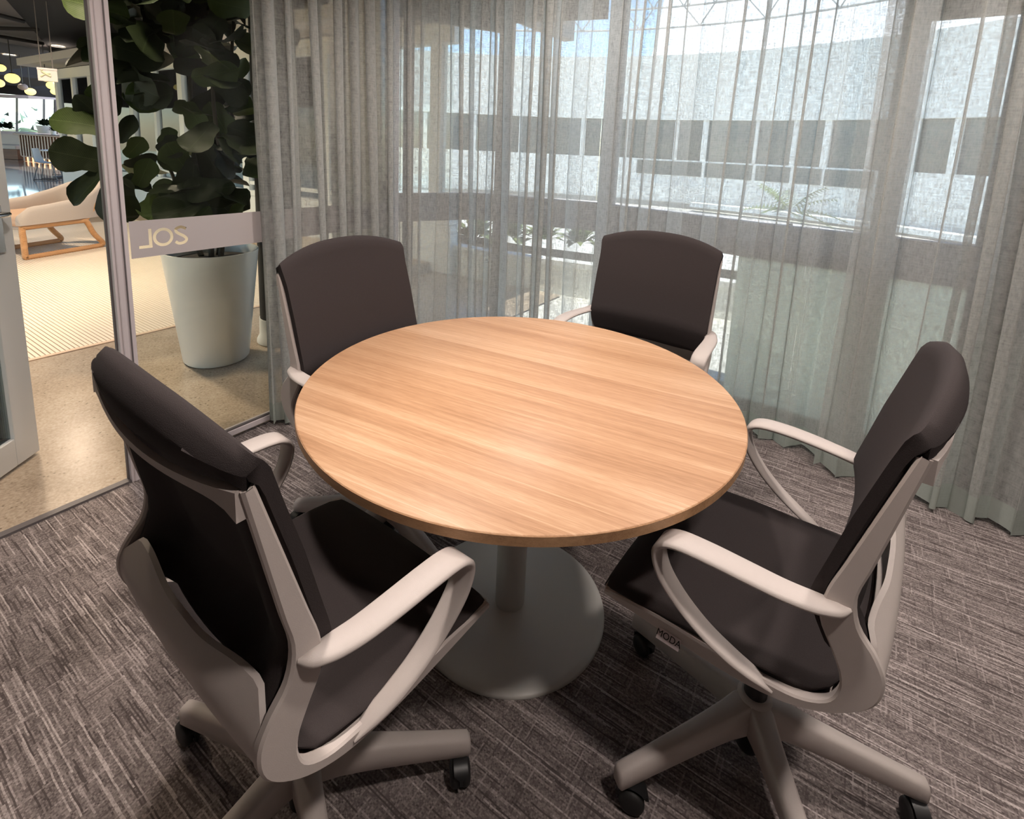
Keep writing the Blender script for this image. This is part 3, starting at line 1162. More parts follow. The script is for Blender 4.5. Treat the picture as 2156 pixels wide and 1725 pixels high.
# ------------------------------------------------------------------ corridor and lounge beyond the glass
structure(MB().add([(-4.03, -3, -.004), (PX, -3, -.004), (PX, 4.4, -.004), (-4.03, 4.4, -.004)], [(0, 1, 2, 3)]), 'floor.001', M['concrete'])
tf = structure(MB().add([(-10.4, -3, -.006), (-4.03, -3, -.006), (-4.03, 4.4, -.006), (-10.4, 4.4, -.006)], [(0, 1, 2, 3)]), 'floor.002', M['grout'])
tile_me = MB().add([(0, 0, 0), (1, 0, 0), (1, 1, 0), (0, 1, 0), (.0, .06, 1), (1, .06, 1), (1, .94, 1), (.0, .94, 1)],
                   [(4, 5, 6, 7), (0, 1, 5, 4), (1, 2, 6, 5), (2, 3, 7, 6), (3, 0, 4, 7)]).mesh('tile', M['tile'])
rowp = .0245
R_ = random.Random(3)
for k in range(140):
    y = .15 + k * rowp
    cut = R_.uniform(-7.2, -4.6)
    for x0, x1 in ((-9.6, cut - .0015), (cut + .0015, -4.065)):
        t = link_mesh('tile', tile_me, tf, (x0, y, -.0055))
        t.scale = (x1 - x0, rowp - .0042, .005)
structure(MB().box((-4.045, .7, -.001), (.034, 7.2, .008)), 'trim_2', mat('tile_edge_strip', (.62, .45, .32), .5))
structure(MB().add([(-45, -9, -.010), (-10.4, -9, -.010), (-10.4, 12, -.010), (-45, 12, -.010)], [(0, 1, 2, 3)]), 'floor.003', M['timberfloor'])
HC = 3.0
structure(MB().box((-9.3, -2.2, HC + .06), (14.2, 13.0, .1)), 'ceiling.001', M['ceilblack'])
structure(MB().box((-20.2, -1.95, HC + .06), (7.6, 14.1, .1)), 'ceiling.001', M['ceilblack'])
structure(MB().box((-34.5, -.7, HC + .06), (21, 16.6, .1)), 'ceiling.001', M['ceilblack'])
structure(MB().box((-2.33, .4, 2.9), (.12, 7.6, .42)), 'wall_left.002', M['ceilblack'])
# raised grey deck bay in the dark ceiling
pts = [hit(u, v, (0, 0, HC), (0, 0, 1)) for u, v in ((-90, -60), (2, -12), (112, 112), (52, 98), (-90, 72))]
bay = MB()
bay.add([(p[0], p[1], HC) for p in pts] + [(p[0], p[1], HC + .02) for p in pts], [(0, 1, 2, 3, 4), (9, 8, 7, 6, 5)] + [(i, (i + 1) % 5, 5 + (i + 1) % 5, 5 + i) for i in range(5)])
structure(bay, 'ceiling.002', M['ceilgrey'])
pipes = MB()
for (u0, v0), (u1, v1) in (((-40, 22), (50, 45)), ((-40, 58), (80, 62)), ((-40, 70), (92, 92))):
    a, b = hit(u0, v0, (0, 0, HC - .06), (0, 0, 1)), hit(u1, v1, (0, 0, HC - .06), (0, 0, 1))
    tag(MB().tube([a, b], .03, 8).build('conduit', M['ceilblack']), 'thin black conduit under the grey ceiling deck at the upper left, ' + ('nearest' if v0 < 30 else 'middle' if v0 < 60 else 'farthest') + ' of three', 'pipe', 'ceiling conduits')
for k, (u, v, lab) in enumerate(((122, 99, 'small round downlight in the dark lounge ceiling, the nearer one'), (20, 117, 'small round downlight in the dark lounge ceiling, farther left'))):
    p = hit(u, v, (0, 0, HC - .01), (0, 0, 1))
    downlight(p[0], p[1], HC - .004, 60, lab, r=.11, size=.15)
# lamps added above the frame to brighten the corridor and the tiles
for k, (x, y, pw) in enumerate(((-3.0, 1.0, 130), (-3.3, 3.2, 12), (-5.6, 1.2, 470), (-8.2, 2.2, 190))):
    downlight(x, y, HC - .004, pw * 1.5, ['added lamp out of view in front of the doorway', 'added lamp out of view behind the fig tree', 'added lamp out of view over the cream tiles', 'added lamp out of view over the lounge chair'][k], (1, .82, .62), .12)

# lounge end wall with three windows and the hill outside
fw = rm(-22.6, 23.6)
vx = rm(1, .78); vx /= np.linalg.norm(vx)


def far_pt(u, v, d=31.):
    o, r = ray(u, v)
    return o + r * d / np.hypot(r[0], r[1])


def quad_thick(mb, P, th=.08):
    """thick panel from four corners"""
    P = [np.array(p) for p in P]
    n = np.cross(P[1] - P[0], P[3] - P[0]); n /= np.linalg.norm(n)
    if n @ (P[0] - np.array([0, 0, CAMZ])) < 0:
        n = -n
    vs = P + [p + n * th for p in P]
    return mb.add(vs, [(0, 1, 2, 3), (7, 6, 5, 4), (0, 4, 5, 1), (1, 5, 6, 2), (2, 6, 7, 3), (3, 7, 4, 0)])


structure(quad_thick(MB(), [far_pt(-60, 100), far_pt(122, 100), far_pt(122, 206), far_pt(-60, 192)], .2), 'wall_far', M['ceilblack'])
structure(quad_thick(MB(), [far_pt(-60, 276, 32), far_pt(130, 282, 32), far_pt(130, 330, 32), far_pt(-60, 326, 32)], .2), 'wall_far.001', M['offwhite'])
structure(quad_thick(MB(), [far_pt(122, 150, 31), far_pt(200, 172, 28), far_pt(200, 345, 28), far_pt(122, 335, 31)], .2), 'wall_far.002', M['offwhite'])
wf = empty('window_3', far_pt(40, 240), kind='structure')
inv = Matrix.Translation(Vector(far_pt(40, 240))).inverted()
for nm, u0, u1, v0, v1 in (('mullion', 33, 38, 198, 282), ('mullion', 90, 95, 200, 282), ('mullion', 113, 124, 200, 282), ('head_rail', -60, 118, 196, 203), ('sill_rail', -60, 118, 273, 279)):
    o = quad_thick(MB(), [far_pt(u0, v0), far_pt(u1, v0 + .04 * (u1 - u0)), far_pt(u1, v1 + .04 * (u1 - u0)), far_pt(u0, v1)], .1).build(nm, M['gasket'] if u0 == 113 else M['alu'], wf)
    o.matrix_parent_inverse = inv
o = quad_thick(MB(), [far_pt(-60, 198), far_pt(116, 203), far_pt(116, 281), far_pt(-60, 275)], .02).build('pane', M['glass'], wf)
o.matrix_parent_inverse = inv
# hillside with bush tops
hb = MB()
nx, nz = 46, 16
vs = []
for j in range(nz):
    for i in range(nx):
        u = -160 + i * 11; v = 296 - j * 4.7
        d = 60 + j * 4
        p = far_pt(u, v - 0, d)
        ridge = 236 - 9 * math.sin(i * .35) - 8 * math.sin(i * .9 + 1) - .1 * (u - 60)
        if v < ridge:
            p = far_pt(u, ridge + random.uniform(-1, 1), d)
        vs.append(p + np.array([random.uniform(-.8, .8), random.uniform(-.8, .8), random.uniform(-.9, .9)]))
hb.add(vs, [(j * nx + i, j * nx + i + 1, (j + 1) * nx + i + 1, (j + 1) * nx + i) for j in range(nz - 1) for i in range(nx - 1)])
tag(hb.build('hillside', M['hill'], smooth=180), 'hazy green wooded hill outside the far lounge windows', 'hill')


# corridor side glazing with white frames (faces the courtyard)
gy = 4.32
side = empty('window_4', (-8, gy, 0), kind='structure')


def sc(mb, nm, mt, **kw):
    o = mb.build(nm, mt, side, **kw)
    o.matrix_parent_inverse = Matrix.Translation((8, -gy, 0))
    return o


sc(MB().box((-9.3, gy, .27), (11.4, .12, .54)), 'low_wall', M['white'])
sc(MB().box((-9.3, gy, 2.52), (11.4, .14, .20)), 'head_rail', M['white'])
sc(MB().box((-9.3, gy, .58), (11.4, .16, .07)), 'sill_rail', M['white'])
sc(MB().box((-9.3, gy, .72), (11.4, .08, .05)), 'sash_rail', M['white'])
for k, x in enumerate(np.arange(-14.9, -3.7, .92)):
    sc(MB().box((x, gy, 1.5), (.09 if k % 2 else .15, .10, 1.95)), 'mullion', M['white'])
sc(MB().box((-9.3, gy, 1.5), (11.3, .008, 1.85)), 'pane', M['glass'])
structure(MB().box((-9.3, gy + .02, 2.87), (11.4, .2, .5)), 'wall_corridor', M['ceilblack'])
structure(MB().box((-9.3, gy - .28, 2.70), (11.4, .70, .14)), 'ceiling.003', M['offwhite'])
structure(MB().box((-6.6, gy - .18, .05), (5.4, .30, .10)), 'trim_3', mat('beige_kerb', (.55, .44, .33), .7))

# black column with a white foot at the edge of the partition glass
cc = rm(-1.585, 3.50)
colm = empty('column', (cc[0], cc[1], 0), label='black round column with a white foot right of the big plant pot', cat='column')
MB().lathe([(.135, .17), (.135, HC)], 32).build('shaft', M['ceilblack'], colm, smooth=50)
MB().lathe([(.16, 0), (.158, .02), (.142, .05), (.14, .17)], 32).build('foot', M['white'], colm, smooth=50)

# exit sign on two rods
ex = far_pt(100, 156, 9.5)
sd = far_pt(122, 157, 9.5) - far_pt(80, 155, 9.5)
sg = empty('exit_sign', ex, math.atan2(sd[1], sd[0]), label='clear hanging exit sign box under the dark ceiling among the yellow pendants', cat='sign')
Ls = np.linalg.norm(sd)
MB().box((0, 0, -.02), (Ls, .05, .15)).build('light_box', M['signglass'], sg, bevel=.006)
MB().box((0, 0, .062), (Ls * 1.02, .06, .025)).build('top_rail', M['alu'], sg)
for sx in (-.3, .3):
    MB().tube([(sx * Ls, 0, .07), (sx * Ls, 0, HC - ex[2])], .006, 6).build('rod', M['ceilgrey'], sg)
rune = MB()
rune.tube([(-.06, -.027, .03), (-.02, -.027, .0), (.03, -.027, -.03)], .012, 6)
rune.tube([(-.02, -.027, .0), (-.07, -.027, -.04)], .01, 6).tube([(-.02, -.027, .0), (.03, -.027, .01)], .009, 6).lathe([(.0, .035), (.014, .04), (.0, .055)], 8, (-.055, -.027))
rune.build('pictogram', mat('pale_green_pictogram', (.55, .56, .38), .5), sg)

# pendant lamps
pend = [(26, 165, 14, .205, 1), (-4, 175, 16, .20, 1), (64, 193, 18, .20, 1), (96, 163, 14.5, .19, 1), (110, 180, 16, .20, 1), (117, 193, 18, .19, 1), (48, 183, 17, .17, 0), (1, 143, 13, .14, 1)]
plab = ['largest glowing yellow pendant lamp', 'glowing yellow pendant lamp cut by the left picture edge', 'glowing yellow pendant lamp hanging lowest above the mid window', 'glowing yellow pendant lamp half hidden behind the exit sign',
        'glowing yellow pendant lamp just under the exit sign', 'glowing yellow pendant lamp lowest on the right, overlapped by another', 'unlit brown pendant lamp between two glowing ones', 'glowing yellow pendant lamp highest at the left picture edge']
for (u, v, d, r, on), lb in zip(pend, plab):
    p = far_pt(u, v, d)
    r *= .55
    e = empty('pendant_lamp', p, label=lb, cat='lamp', group='round pendant lamps in the lounge')
    MB().lathe([(.0, -r * .8)] + [(r * math.cos(t), r * .8 * math.sin(t)) for t in np.linspace(-1.4, 1.4, 12)] + [(.0, r * .8)], 24).build('globe', M['pendantglow'] if on else M['pendantoff'], e, smooth=80)
    MB().tube([(0, 0, r * .78), (0, 0, HC - p[2])], .008, 6).build('cord', M['black'], e)
    MB().lathe([(.05, r * .76), (.04, r * .9), (.0, r * .92)], 12).build('cap', M['black'], e, smooth=50)

# slatted counter with glowing plinth
ca_, cb_ = hit(40, 337, (0, 0, 0), (0, 0, 1)), hit(165, 354, (0, 0, 0), (0, 0, 1))
ca_ = np.array([*(ca_[:2] * .98), 0]); dvec = (cb_ - ca_); Lc = np.linalg.norm(dvec)
ctr = empty('counter', ca_, math.atan2(dvec[1], dvec[0]), label='long reddish-brown slatted timber counter at the far end of the lounge', cat='counter')
MB().box((Lc / 2, .35, 1.06), (Lc + .2, .85, .06)).build('worktop', M['dark_wood'], ctr, bevel=.01)
MB().box((Lc / 2, .40, .60), (Lc, .6, .86)).build('body', M['dark_wood'], ctr)
MB().box((Lc / 2, .42, .085), (Lc - .1, .55, .17)).build('plinth', M['warmglow'], ctr)
slat = MB().box((0, 0, .62), (.13, .05, .82)).mesh('slat', M['dark_wood'])
for k in range(int(Lc / .26)):
    link_mesh('slat', slat, ctr, (.13 + k * .26, .07, 0))
for k in range(int(Lc / .5)):
    link_mesh('plinth_post', MB().box((0, 0, .09), (.16, .06, .18)).mesh('plinth_post', M['dark_wood']), ctr, (.25 + k * .5, .12, 0))
# bench in front of the left window
bp_ = hit(-30, 331, (0, 0, 0), (0, 0, 1)); bq_ = hit(36, 334, (0, 0, 0), (0, 0, 1)); bd = bq_ - bp_; Lb = np.linalg.norm(bd)
bn = empty('bench', bp_ * .97, math.atan2(bd[1], bd[0]), label='pale upholstered bench on a dark base at the far left', cat='bench')
MB().box((Lb / 2, .3, .20), (Lb, .6, .40)).build('base', M['dark_wood'], bn)
MB().box((Lb / 2, .3, .50), (Lb, .7, .18)).build('seat', M['offwhite'], bn, bevel=.04)
MB().box((Lb / 2, .75, .85), (Lb, .2, .55)).build('back_cushion', M['offwhite'], bn, bevel=.05)


def bushy(name, loc, r, n, label, ma, stem=.2, potr=0.):
    e = empty(name, loc, label=label, cat='plant')
    f = MB()
    for k in range(n):
        th = random.uniform(0, 6.28); ph = random.uniform(-.2, 1.3)
        b = np.array([math.cos(th) * math.cos(ph) * r * .2, math.sin(th) * math.cos(ph) * r * .2, stem])
        t = b + np.array([math.cos(th) * math.cos(ph), math.sin(th) * math.cos(ph), math.sin(ph)]) * r * random.uniform(.6, 1)
        m_ = (b + t) / 2 + np.array([0, 0, r * .15])
        s = np.cross(t - b, (0, 0, 1)); s = s / (np.linalg.norm(s) + 1e-6) * r * .16
        f.add([b, m_ + s, t, m_ - s, m_ + np.array([0, 0, -r * .03])], [(0, 1, 4), (1, 2, 4), (2, 3, 4), (3, 0, 4)])
    fo = f.build('foliage', ma, e)
    fo['kind'] = 'stuff'
    if potr:
        MB().lathe([(potr * .8, 0), (potr, stem), (potr * .9, stem)], 16).build('pot', M['pot'], e, smooth=50)
    return e


pp = far_pt(96, 281, 28.6)
bushy('potted_plant', (pp[0], pp[1], pp[2] - .0), .42, 40, 'small potted plant standing on the slatted counter', M['leafdark'], .3, .28)
pp = far_pt(113, 284, 28)
bushy('potted_plant', (pp[0], pp[1], pp[2] - .0), .24, 30, 'tiny dark plant standing at the right end of the slatted counter', M['leafdark'], .15, .1)
for u, lb in ((-6, 'leafy plant on the far window sill at the left picture edge'), (17, 'leafy plant on the far window sill, right of its twin')):
    pp = far_pt(u, 279, 30)
    bushy('window_plant', (pp[0], pp[1], pp[2] + .02), .36, 50, lb, M['leafdark'], .15)


# cafe chair with sled legs, small white table
def sled_chair(p, rz, label):
    e = empty('cafe_chair', p, rz, label=label, cat='chair', group='cafe chairs in the lounge')
    mb = MB()
    rings = []
    prof = smooth_path([(.22, .455), (.1, .44), (-.08, .44), (-.20, .47), (-.25, .56), (-.27, .70), (-.285, .82)], 18)
    for k, (x, z) in enumerate(prof):
        w = I(k, [0, 6, 10, 17], [.22, .24, .25, .19])
        c = I(k, [0, 6, 10, 17], [.01, .02, .07, .05])
        rings.append([(x + c * abs(t) ** 2, t * w, z + (.02 * t * t if k < 9 else 0)) for t in np.linspace(-1, 1, 9)] + [(x + c * abs(t) ** 2 - .012 * (k > 8), t * w, z - .012 + (.02 * t * t if k < 9 else 0)) for t in np.linspace(1, -1, 9)])
    mb.loft(rings)
    mb.build('shell', M['greyshell'], e, smooth=50)
    for s in (-1, 1):
        MB().tube(smooth_path([(.14, s * .16, .43), (.24, s * .22, .02), (.22, s * .22, .012), (-.2, s * .22, .012), (-.24, s * .22, .02), (-.14, s * .16, .43)], 24), .011, 6).build('sled_leg', M['black'], e, smooth=50)
    return e


fcp = hit(104, 378, (0, 0, 0), (0, 0, 1))
sled_chair(fcp, math.radians(55), 'grey shell cafe chair on thin black sled legs in the middle of the lounge')
fcp2 = hit(142, 368, (0, 0, 0), (0, 0, 1))
sled_chair(fcp2, math.radians(210), 'cafe chair mostly hidden by the big fig leaf')
tp = hit(132, 372, (0, 0, 0), (0, 0, 1))
te = empty('cafe_table', tp, label='small round white cafe table beside the grey shell chair', cat='table')
MB().lathe([(.42, .72), (.43, .735), (.42, .75), (.0, .75)], 32).build('tabletop', M['white'], te, smooth=50)
MB().lathe([(.03, .02), (.03, .72)], 12).build('column', M['black'], te, smooth=50)
MB().lathe([(.24, 0), (.24, .015), (.03, .03)], 24).build('foot', M['black'], te, smooth=50)


# lounge armchair on looped timber frames
def lounge_chair():
    nf, nb = rm(-5.13, 5.36), rm(-4.93, 6.16)
    f = nf[:2] - nb[:2]; L = np.linalg.norm(f); f /= L
    left = np.array([-f[1], f[0]])
    wd = .66
    cpos = (nf[:2] + nb[:2]) / 2 - left * wd / 2
    a = math.atan2(f[1], f[0])
    e = empty('lounge_chair', (*cpos, 0), a, label='low beige lounge armchair with tan seat on a looped oak frame', cat='armchair')
    h = L / 2
    for s in (1, -1):
        # loop in the x-z plane: front post, top rail, raked rear leg, floor rail
        path = [(h - .02, .03), (h - .02, .20), (h - .02, .325), (h - .06, .345), (0, .345), (-h + .22, .345), (-h + .15, .33), (-h + .08, .18), (-h - .01, .06), (-h - .0, .025), (-h + .05, .02), (0, .02), (h - .06, .02), (h - .02, .03)]
        P = smooth_path(path, 70)
        outer, inner = [], []
        mb = MB()
        pts = [(p[0], s * wd / 2, p[1]) for p in P]
        mb.ribbon(pts, (0, 1, 0), .05, .052)
        mb.build('side_frame', M['warm_wood'], e, smooth=50)
        MB().bar((-h + .17, s * wd / 2, .33), (-h - .02, s * (wd / 2 - .02), .56), .036, .045).build('back_post', M['warm_wood'], e, bevel=.008)
    # wrap-around upholstered shell: arms flow into the back
    mb = MB()
    rings = []
    plan = smooth_path([(h + .01, .325, 0), (h - .25, .335, 0), (0, .335, 0), (-h + .22, .325, 0), (-h + .0, .27, 0), (-h - .10, .13, 0), (-h - .13, 0, 0), (-h - .10, -.13, 0), (-h + .0, -.27, 0), (-h + .22, -.325, 0), (0, -.335, 0), (h - .25, -.335, 0), (h + .01, -.325, 0)], 64)
    for k, p in enumerate(plan):
        d = plan[min(k + 1, 63)] - plan[max(k - 1, 0)]; d /= np.linalg.norm(d)
        n = np.array([d[1], -d[0], 0])
        q = abs(k - 31.5) / 31.5
        zt = I(q, [0, .12, .30, .42, .55, .75, .93, 1], [.80, .79, .74, .66, .60, .575, .555, .47])
        zb = I(q, [0, .3, .5, 1], [.36, .365, .37, .365])
        th = .075
        lean = I(q, [0, .3, .5, 1], [.10, .06, .0, 0])
        sec = []
        for x, z in ((0, zb), (0, zb + .5 * (zt - zb)), (.004, zt - .05), (.02, zt - .012), (.04, zt), (.06, zt - .014), (.072, zt - .05), (th, zb + .5 * (zt - zb)), (th, zb)):
            fr = (z - zb) / max(zt - zb, .01)
            sec.append(p + n * (.0375 - x) * -1 * -1 + np.array([-lean * fr * 1.2, 0, 0]) + np.array([0, 0, z]))
        rings.append(sec)
    mb.loft(rings)
    mb.build('upholstered_shell', M['loungefabric'], e, smooth=80)
    MB().box((.02, 0, .40), (.74, .60, .13)).build('seat_cushion', M['loungeseat'], e, bevel=.045, seg=4, smooth=60)
    MB().box((.02, 0, .325), (.70, .60, .04)).build('seat_deck', M['loungefabric'], e, bevel=.01)


lounge_chair()

# ------------------------------------------------------------------ fiddle-leaf fig in the big white pot
PC = rm(-1.84, 3.14)
potE = empty('plant_pot', (PC[0], PC[1], 0), label='tall white tapered plant pot behind the partition glass', cat='pot')
PT = .70
MB().lathe([(.0, .0), (.175, .0), (.185, .012), (.262, PT - .004), (.262, PT), (.252, PT), (.248, PT - .03), (.24, PT - .07), (.0, PT - .075)], 64).build('body', M['pot'], potE, smooth=50)
MB().lathe([(.243, PT - .065), (.12, PT - .05), (.0, PT - .045)], 32).build('soil', M['soil'], potE, smooth=80)

tree = empty('fig_tree', (PC[0], PC[1], PT - .046), label='large dark fiddle-leaf fig growing in the tall white pot', cat='plant')
T0 = np.array([PC[0], PC[1], PT - .046])
trunks = [[(0, 0, 0), (-.05, .02, .35), (-.10, -.02, .75), (-.16, .02, 1.2), (-.14, .03, 1.75)], [(.05, .03, 0), (.10, .05, .4), (.12, .0, .9), (.10, .02, 1.5)], [(-.06, -.03, 0), (-.22, -.05, .25), (-.30, -.05, .45), (-.42, -.06, .62)], [(-.02, .05, 0), (.0, .15, .5), (-.05, .2, 1.1), (.03, .22, 1.7)]]
for t in trunks:
    P = smooth_path(t, 16)
    MB().tube(P, [.017 - .009 * k / 15 for k in range(16)], 8).build('trunk', M['bark'], tree, smooth=60)


def leaf_base(fold, curl, wav):
    """fiddle-shaped blade of unit length along +y, surface near z=0"""
    mb = MB()
    prof = [(0, .012), (.04, .10), (.10, .20), (.2, .265), (.32, .255), (.42, .26), (.55, .325), (.68, .365), (.8, .345), (.9, .255), (.96, .15), (1.0, .01)]
    cols = [-1, -.55, 0, .55, 1]
    vs = []
    for y, w in prof:
        for c in cols:
            x = c * w
            z = fold * abs(x) - curl * y * y + wav * math.sin(y * 14 + c * 2) * abs(c)
            vs.append((x, y, z))
    n = len(cols)
    fs = [(i * n + j, i * n + j + 1, (i + 1) * n + j + 1, (i + 1) * n + j) for i in range(len(prof) - 1) for j in range(n - 1)]
    mb.add(vs, fs)
    return mb


LEAF = []
for mname in ('leafdark', 'leafmid', 'leaflight'):
    LEAF.append([leaf_base(f, c, w).mesh('leaf', M[mname], smooth=180) for f, c, w in ((.25, .10, .015), (.12, .28, .02), (.45, .18, .02), (.05, -.05, .025))])


def add_leaf(base, tip, kind, var, roll_, face=None, wscale=1.):
    """base, tip in room coordinates; face = direction the blade should face"""
    base, tip = np.array(base), np.array(tip)
    y = tip - base
    Ln = np.linalg.norm(y); y = y / Ln
    if face is None:
        face = np.array([0, 0, CAMZ]) - base
    z = face - y * (face @ y); z /= np.linalg.norm(z)
    x = np.cross(y, z)
    c, s = math.cos(roll_), math.sin(roll_)
    z, x = c * z + s * x, c * x - s * z
    o = bpy.data.objects.new('leaf', LEAF[kind][var])
    COL.objects.link(o)
    o.parent = tree
    b = base - T0
    o.matrix_local = Matrix(((x[0] * Ln * wscale, y[0] * Ln, z[0] * Ln, b[0]), (x[1] * Ln * wscale, y[1] * Ln, z[1] * Ln, b[1]), (x[2] * Ln * wscale, y[2] * Ln, z[2] * Ln, b[2]), (0, 0, 0, 1)))


tn = np.array([PC[0], PC[1], 0]); tn = tn / np.linalg.norm(tn)


def tp_(u, v, dz=0.):
    """point of the tree's upright mid-plane seen at u, v, moved dz towards the viewer"""
    p = hit(u, v, (PC[0], PC[1], 0), tn)
    return p * 1.0 - np.array([*tn[:2], 0]) * dz


# the leaves one can tell apart along the left and lower side of the crown
named = [((235, 340), (116, 316), .10, 0, 3, .15, 1.05), ((240, 275), (118, 240), .06, 1, 1, .5, .9), ((236, 262), (160, 205), .02, 0, 0, -.5, .8), ((232, 250), (205, 175), -.02, 1, 0, -.2, 1.0), ((215, 265), (150, 212), -.1, 2, 3, .9, .7),
         ((236, 352), (158, 418), .12, 0, 2, .7, .7), ((246, 365), (205, 452), .08, 0, 1, .9, .7), ((232, 90), (166, 100), .0, 0, 0, .4, .8),
         ((262, 372), (268, 462), .05, 0, 1, .2, .8), ((342, 402), (318, 462), .02, 1, 3, .1, 1.3), ((268, 330), (306, 292), .05, 1, 0, .3, 1.0), ((250, 300), (288, 248), .08, 0, 2, .2, .7), ((245, 245), (252, 205), .0, 0, 1, .5, .7),
         ((262, 345), (330, 338), .04, 0, 1, .7, .8), ((290, 395), (320, 335), .03, 1, 0, .2, .9), ((320, 400), (262, 372), .0, 0, 0, .6, .9), ((358, 268), (355, 312), .0, 1, 0, .1, 1.2), ((372, 285), (352, 330), .04, 0, 3, .1, 1.3), ((378, 310), (348, 352), .0, 1, 1, .1, 1.2),
         ((360, 175), (252, 168), .1, 0, 2, .9, .5), ((362, 190), (268, 190), .05, 1, 2, .8, .6), ((362, 195), (300, 222), .12, 0, 1, .4, .7), ((300, 130), (238, 155), .05, 0, 0, .2, 1.2), ((380, 210), (382, 240), .02, 1, 0, .4, 1.3),
         ((392, 215), (425, 275), .05, 1, 0, .3, 1.0), ((470, 190), (520, 130), .04, 1, 0, .7, .6), ((460, 215), (525, 175), .0, 0, 0, .4, .8), ((475, 230), (528, 205), -.04, 1, 3, .2, 1.1), ((440, 215), (480, 290), .06, 1, 0, .1, 1.0), ((490, 240), (536, 232), .0, 2, 0, .8, .6), ((478, 150), (500, 112), -.1, 2, 0, .8, .7),
         ((430, 440), (350, 448), .0, 1, 0, .3, .9), ((420, 400), (360, 440), .02, 0, 0, .2, 1.0), ((430, 420), (465, 385), .04, 2, 3, .5, .8), ((440, 400), (490, 455), .05, 0, 0, .3, 1.0), ((455, 420), (412, 462), .03, 1, 3, .1, 1.1), ((400, 410), (330, 385), .0, 1, 1, .4, .9),
         ((395, 360), (352, 300), .05, 1, 3, .1, 1.2), ((420, 300), (470, 380), .08, 0, 0, .2, 1.1), ((410, 330), (400, 430), .06, 0, 1, .2, 1.1)]
for (bu, bv), (tu, tv), dz, kind, var, ro, ws in named:
    add_leaf(tp_(bu, bv, dz), tp_(tu, tv, dz + .05), kind, var, ro, None, ws)
# the dense dark crown
R_ = random.Random(11)
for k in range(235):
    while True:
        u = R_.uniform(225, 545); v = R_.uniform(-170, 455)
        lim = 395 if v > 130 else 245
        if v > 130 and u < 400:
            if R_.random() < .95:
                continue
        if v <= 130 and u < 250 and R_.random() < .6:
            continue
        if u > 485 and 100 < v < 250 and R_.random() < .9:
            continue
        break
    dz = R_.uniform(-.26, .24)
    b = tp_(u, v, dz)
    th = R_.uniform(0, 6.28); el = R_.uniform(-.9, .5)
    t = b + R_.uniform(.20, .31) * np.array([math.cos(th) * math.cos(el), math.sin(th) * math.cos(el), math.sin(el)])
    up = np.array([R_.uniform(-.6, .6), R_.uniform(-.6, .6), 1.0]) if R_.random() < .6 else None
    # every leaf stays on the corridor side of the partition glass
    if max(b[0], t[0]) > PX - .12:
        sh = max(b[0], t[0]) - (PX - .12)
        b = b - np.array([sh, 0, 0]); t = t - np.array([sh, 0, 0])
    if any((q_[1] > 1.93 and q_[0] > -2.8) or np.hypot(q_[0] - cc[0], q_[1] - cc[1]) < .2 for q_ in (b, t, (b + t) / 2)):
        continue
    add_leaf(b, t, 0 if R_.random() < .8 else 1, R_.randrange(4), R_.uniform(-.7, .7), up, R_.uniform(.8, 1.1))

# ------------------------------------------------------------------ courtyard outside the curtain
CC = rm(-1, 8.0)
RR = 14.2


def ang_of_px(px, rad=RR):
    o, d = ray(px, 300)
    d = d[:2] / np.hypot(*d[:2])
    c = CC[:2]
    bq = d @ c
    t = bq + math.sqrt(max(0, bq * bq - (c @ c - rad * rad)))
    p = d * t - c
    return math.atan2(p[1], p[0])


def arc_wall(mb, a0, a1, r, th, z0, z1, n=40):
    rings = []
    for a in np.linspace(a0, a1, n):
        c, s = math.cos(a), math.sin(a)
        rings.append([(CC[0] + r * c, CC[1] + r * s, z0), (CC[0] + (r + th) * c, CC[1] + (r + th) * s, z0), (CC[0] + (r + th) * c, CC[1] + (r + th) * s, z1), (CC[0] + r * c, CC[1] + r * s, z1)])
    return mb.loft(rings)


A0, A1 = ang_of_px(560), ang_of_px(2700)
bld = empty('curved_building', (CC[0], CC[1], 0), label='white curved building across the courtyard, seen through the sheer curtain', cat='building')


def bchild(mb, nm, mt, **kw):
    o = mb.build(nm, mt, bld, **kw)
    o.matrix_parent_inverse = Matrix.Translation((-CC[0], -CC[1], 0))
    return o


bchild(arc_wall(MB(), A0, A1, RR, .3, 2.69, 5.06), 'fascia', M['facade'])
bchild(arc_wall(MB(), A0, A1, RR + .05, .3, -.45, 1.2), 'spandrel', M['facade'])
bchild(arc_wall(MB(), A0, A1, RR + .9, .2, -.6, 5.0), 'back_wall', M['band'])
bchild(arc_wall(MB(), A0, A1, RR - .05, .25, -1.1, -.42), 'base_band', M['band'])
bchild(arc_wall(MB(), ang_of_px(1480), A1, RR - .9, .5, -.45, -.30), 'ledge', M['facade'])
pxs = [800, 895, 997, 1094, 1142, 1226, 1317, 1422, 1482, 1590, 1671, 1738, 1830, 1924, 2010, 2110, 2300]
for k, p in enumerate(pxs):
    a = ang_of_px(p)
    w = .10 + .05 * (k % 3)
    q = (CC[0] + (RR + .10) * math.cos(a), CC[1] + (RR + .10) * math.sin(a), 1.94)
    bchild(MB().box(q, (.12, w, 1.52), a), 'window_post', M['facade'])
    if k + 1 < len(pxs):
        a2 = ang_of_px(pxs[k + 1])
        bchild(arc_wall(MB(), a + .004 * np.sign(a2 - a), a2 - .004 * np.sign(a2 - a), RR + .22, .03, 1.2, 2.7, 5), 'window_pane', M['glassdark'])
for p0, p1 in ((1345, 1482), (1490, 1590), (1598, 1671), (1679, 1738), (1745, 1850)):
    bchild(arc_wall(MB(), ang_of_px(p0), ang_of_px(p1), RR + .02, .03, .62, 1.14, 5), 'lower_pane', M['glassdark'])
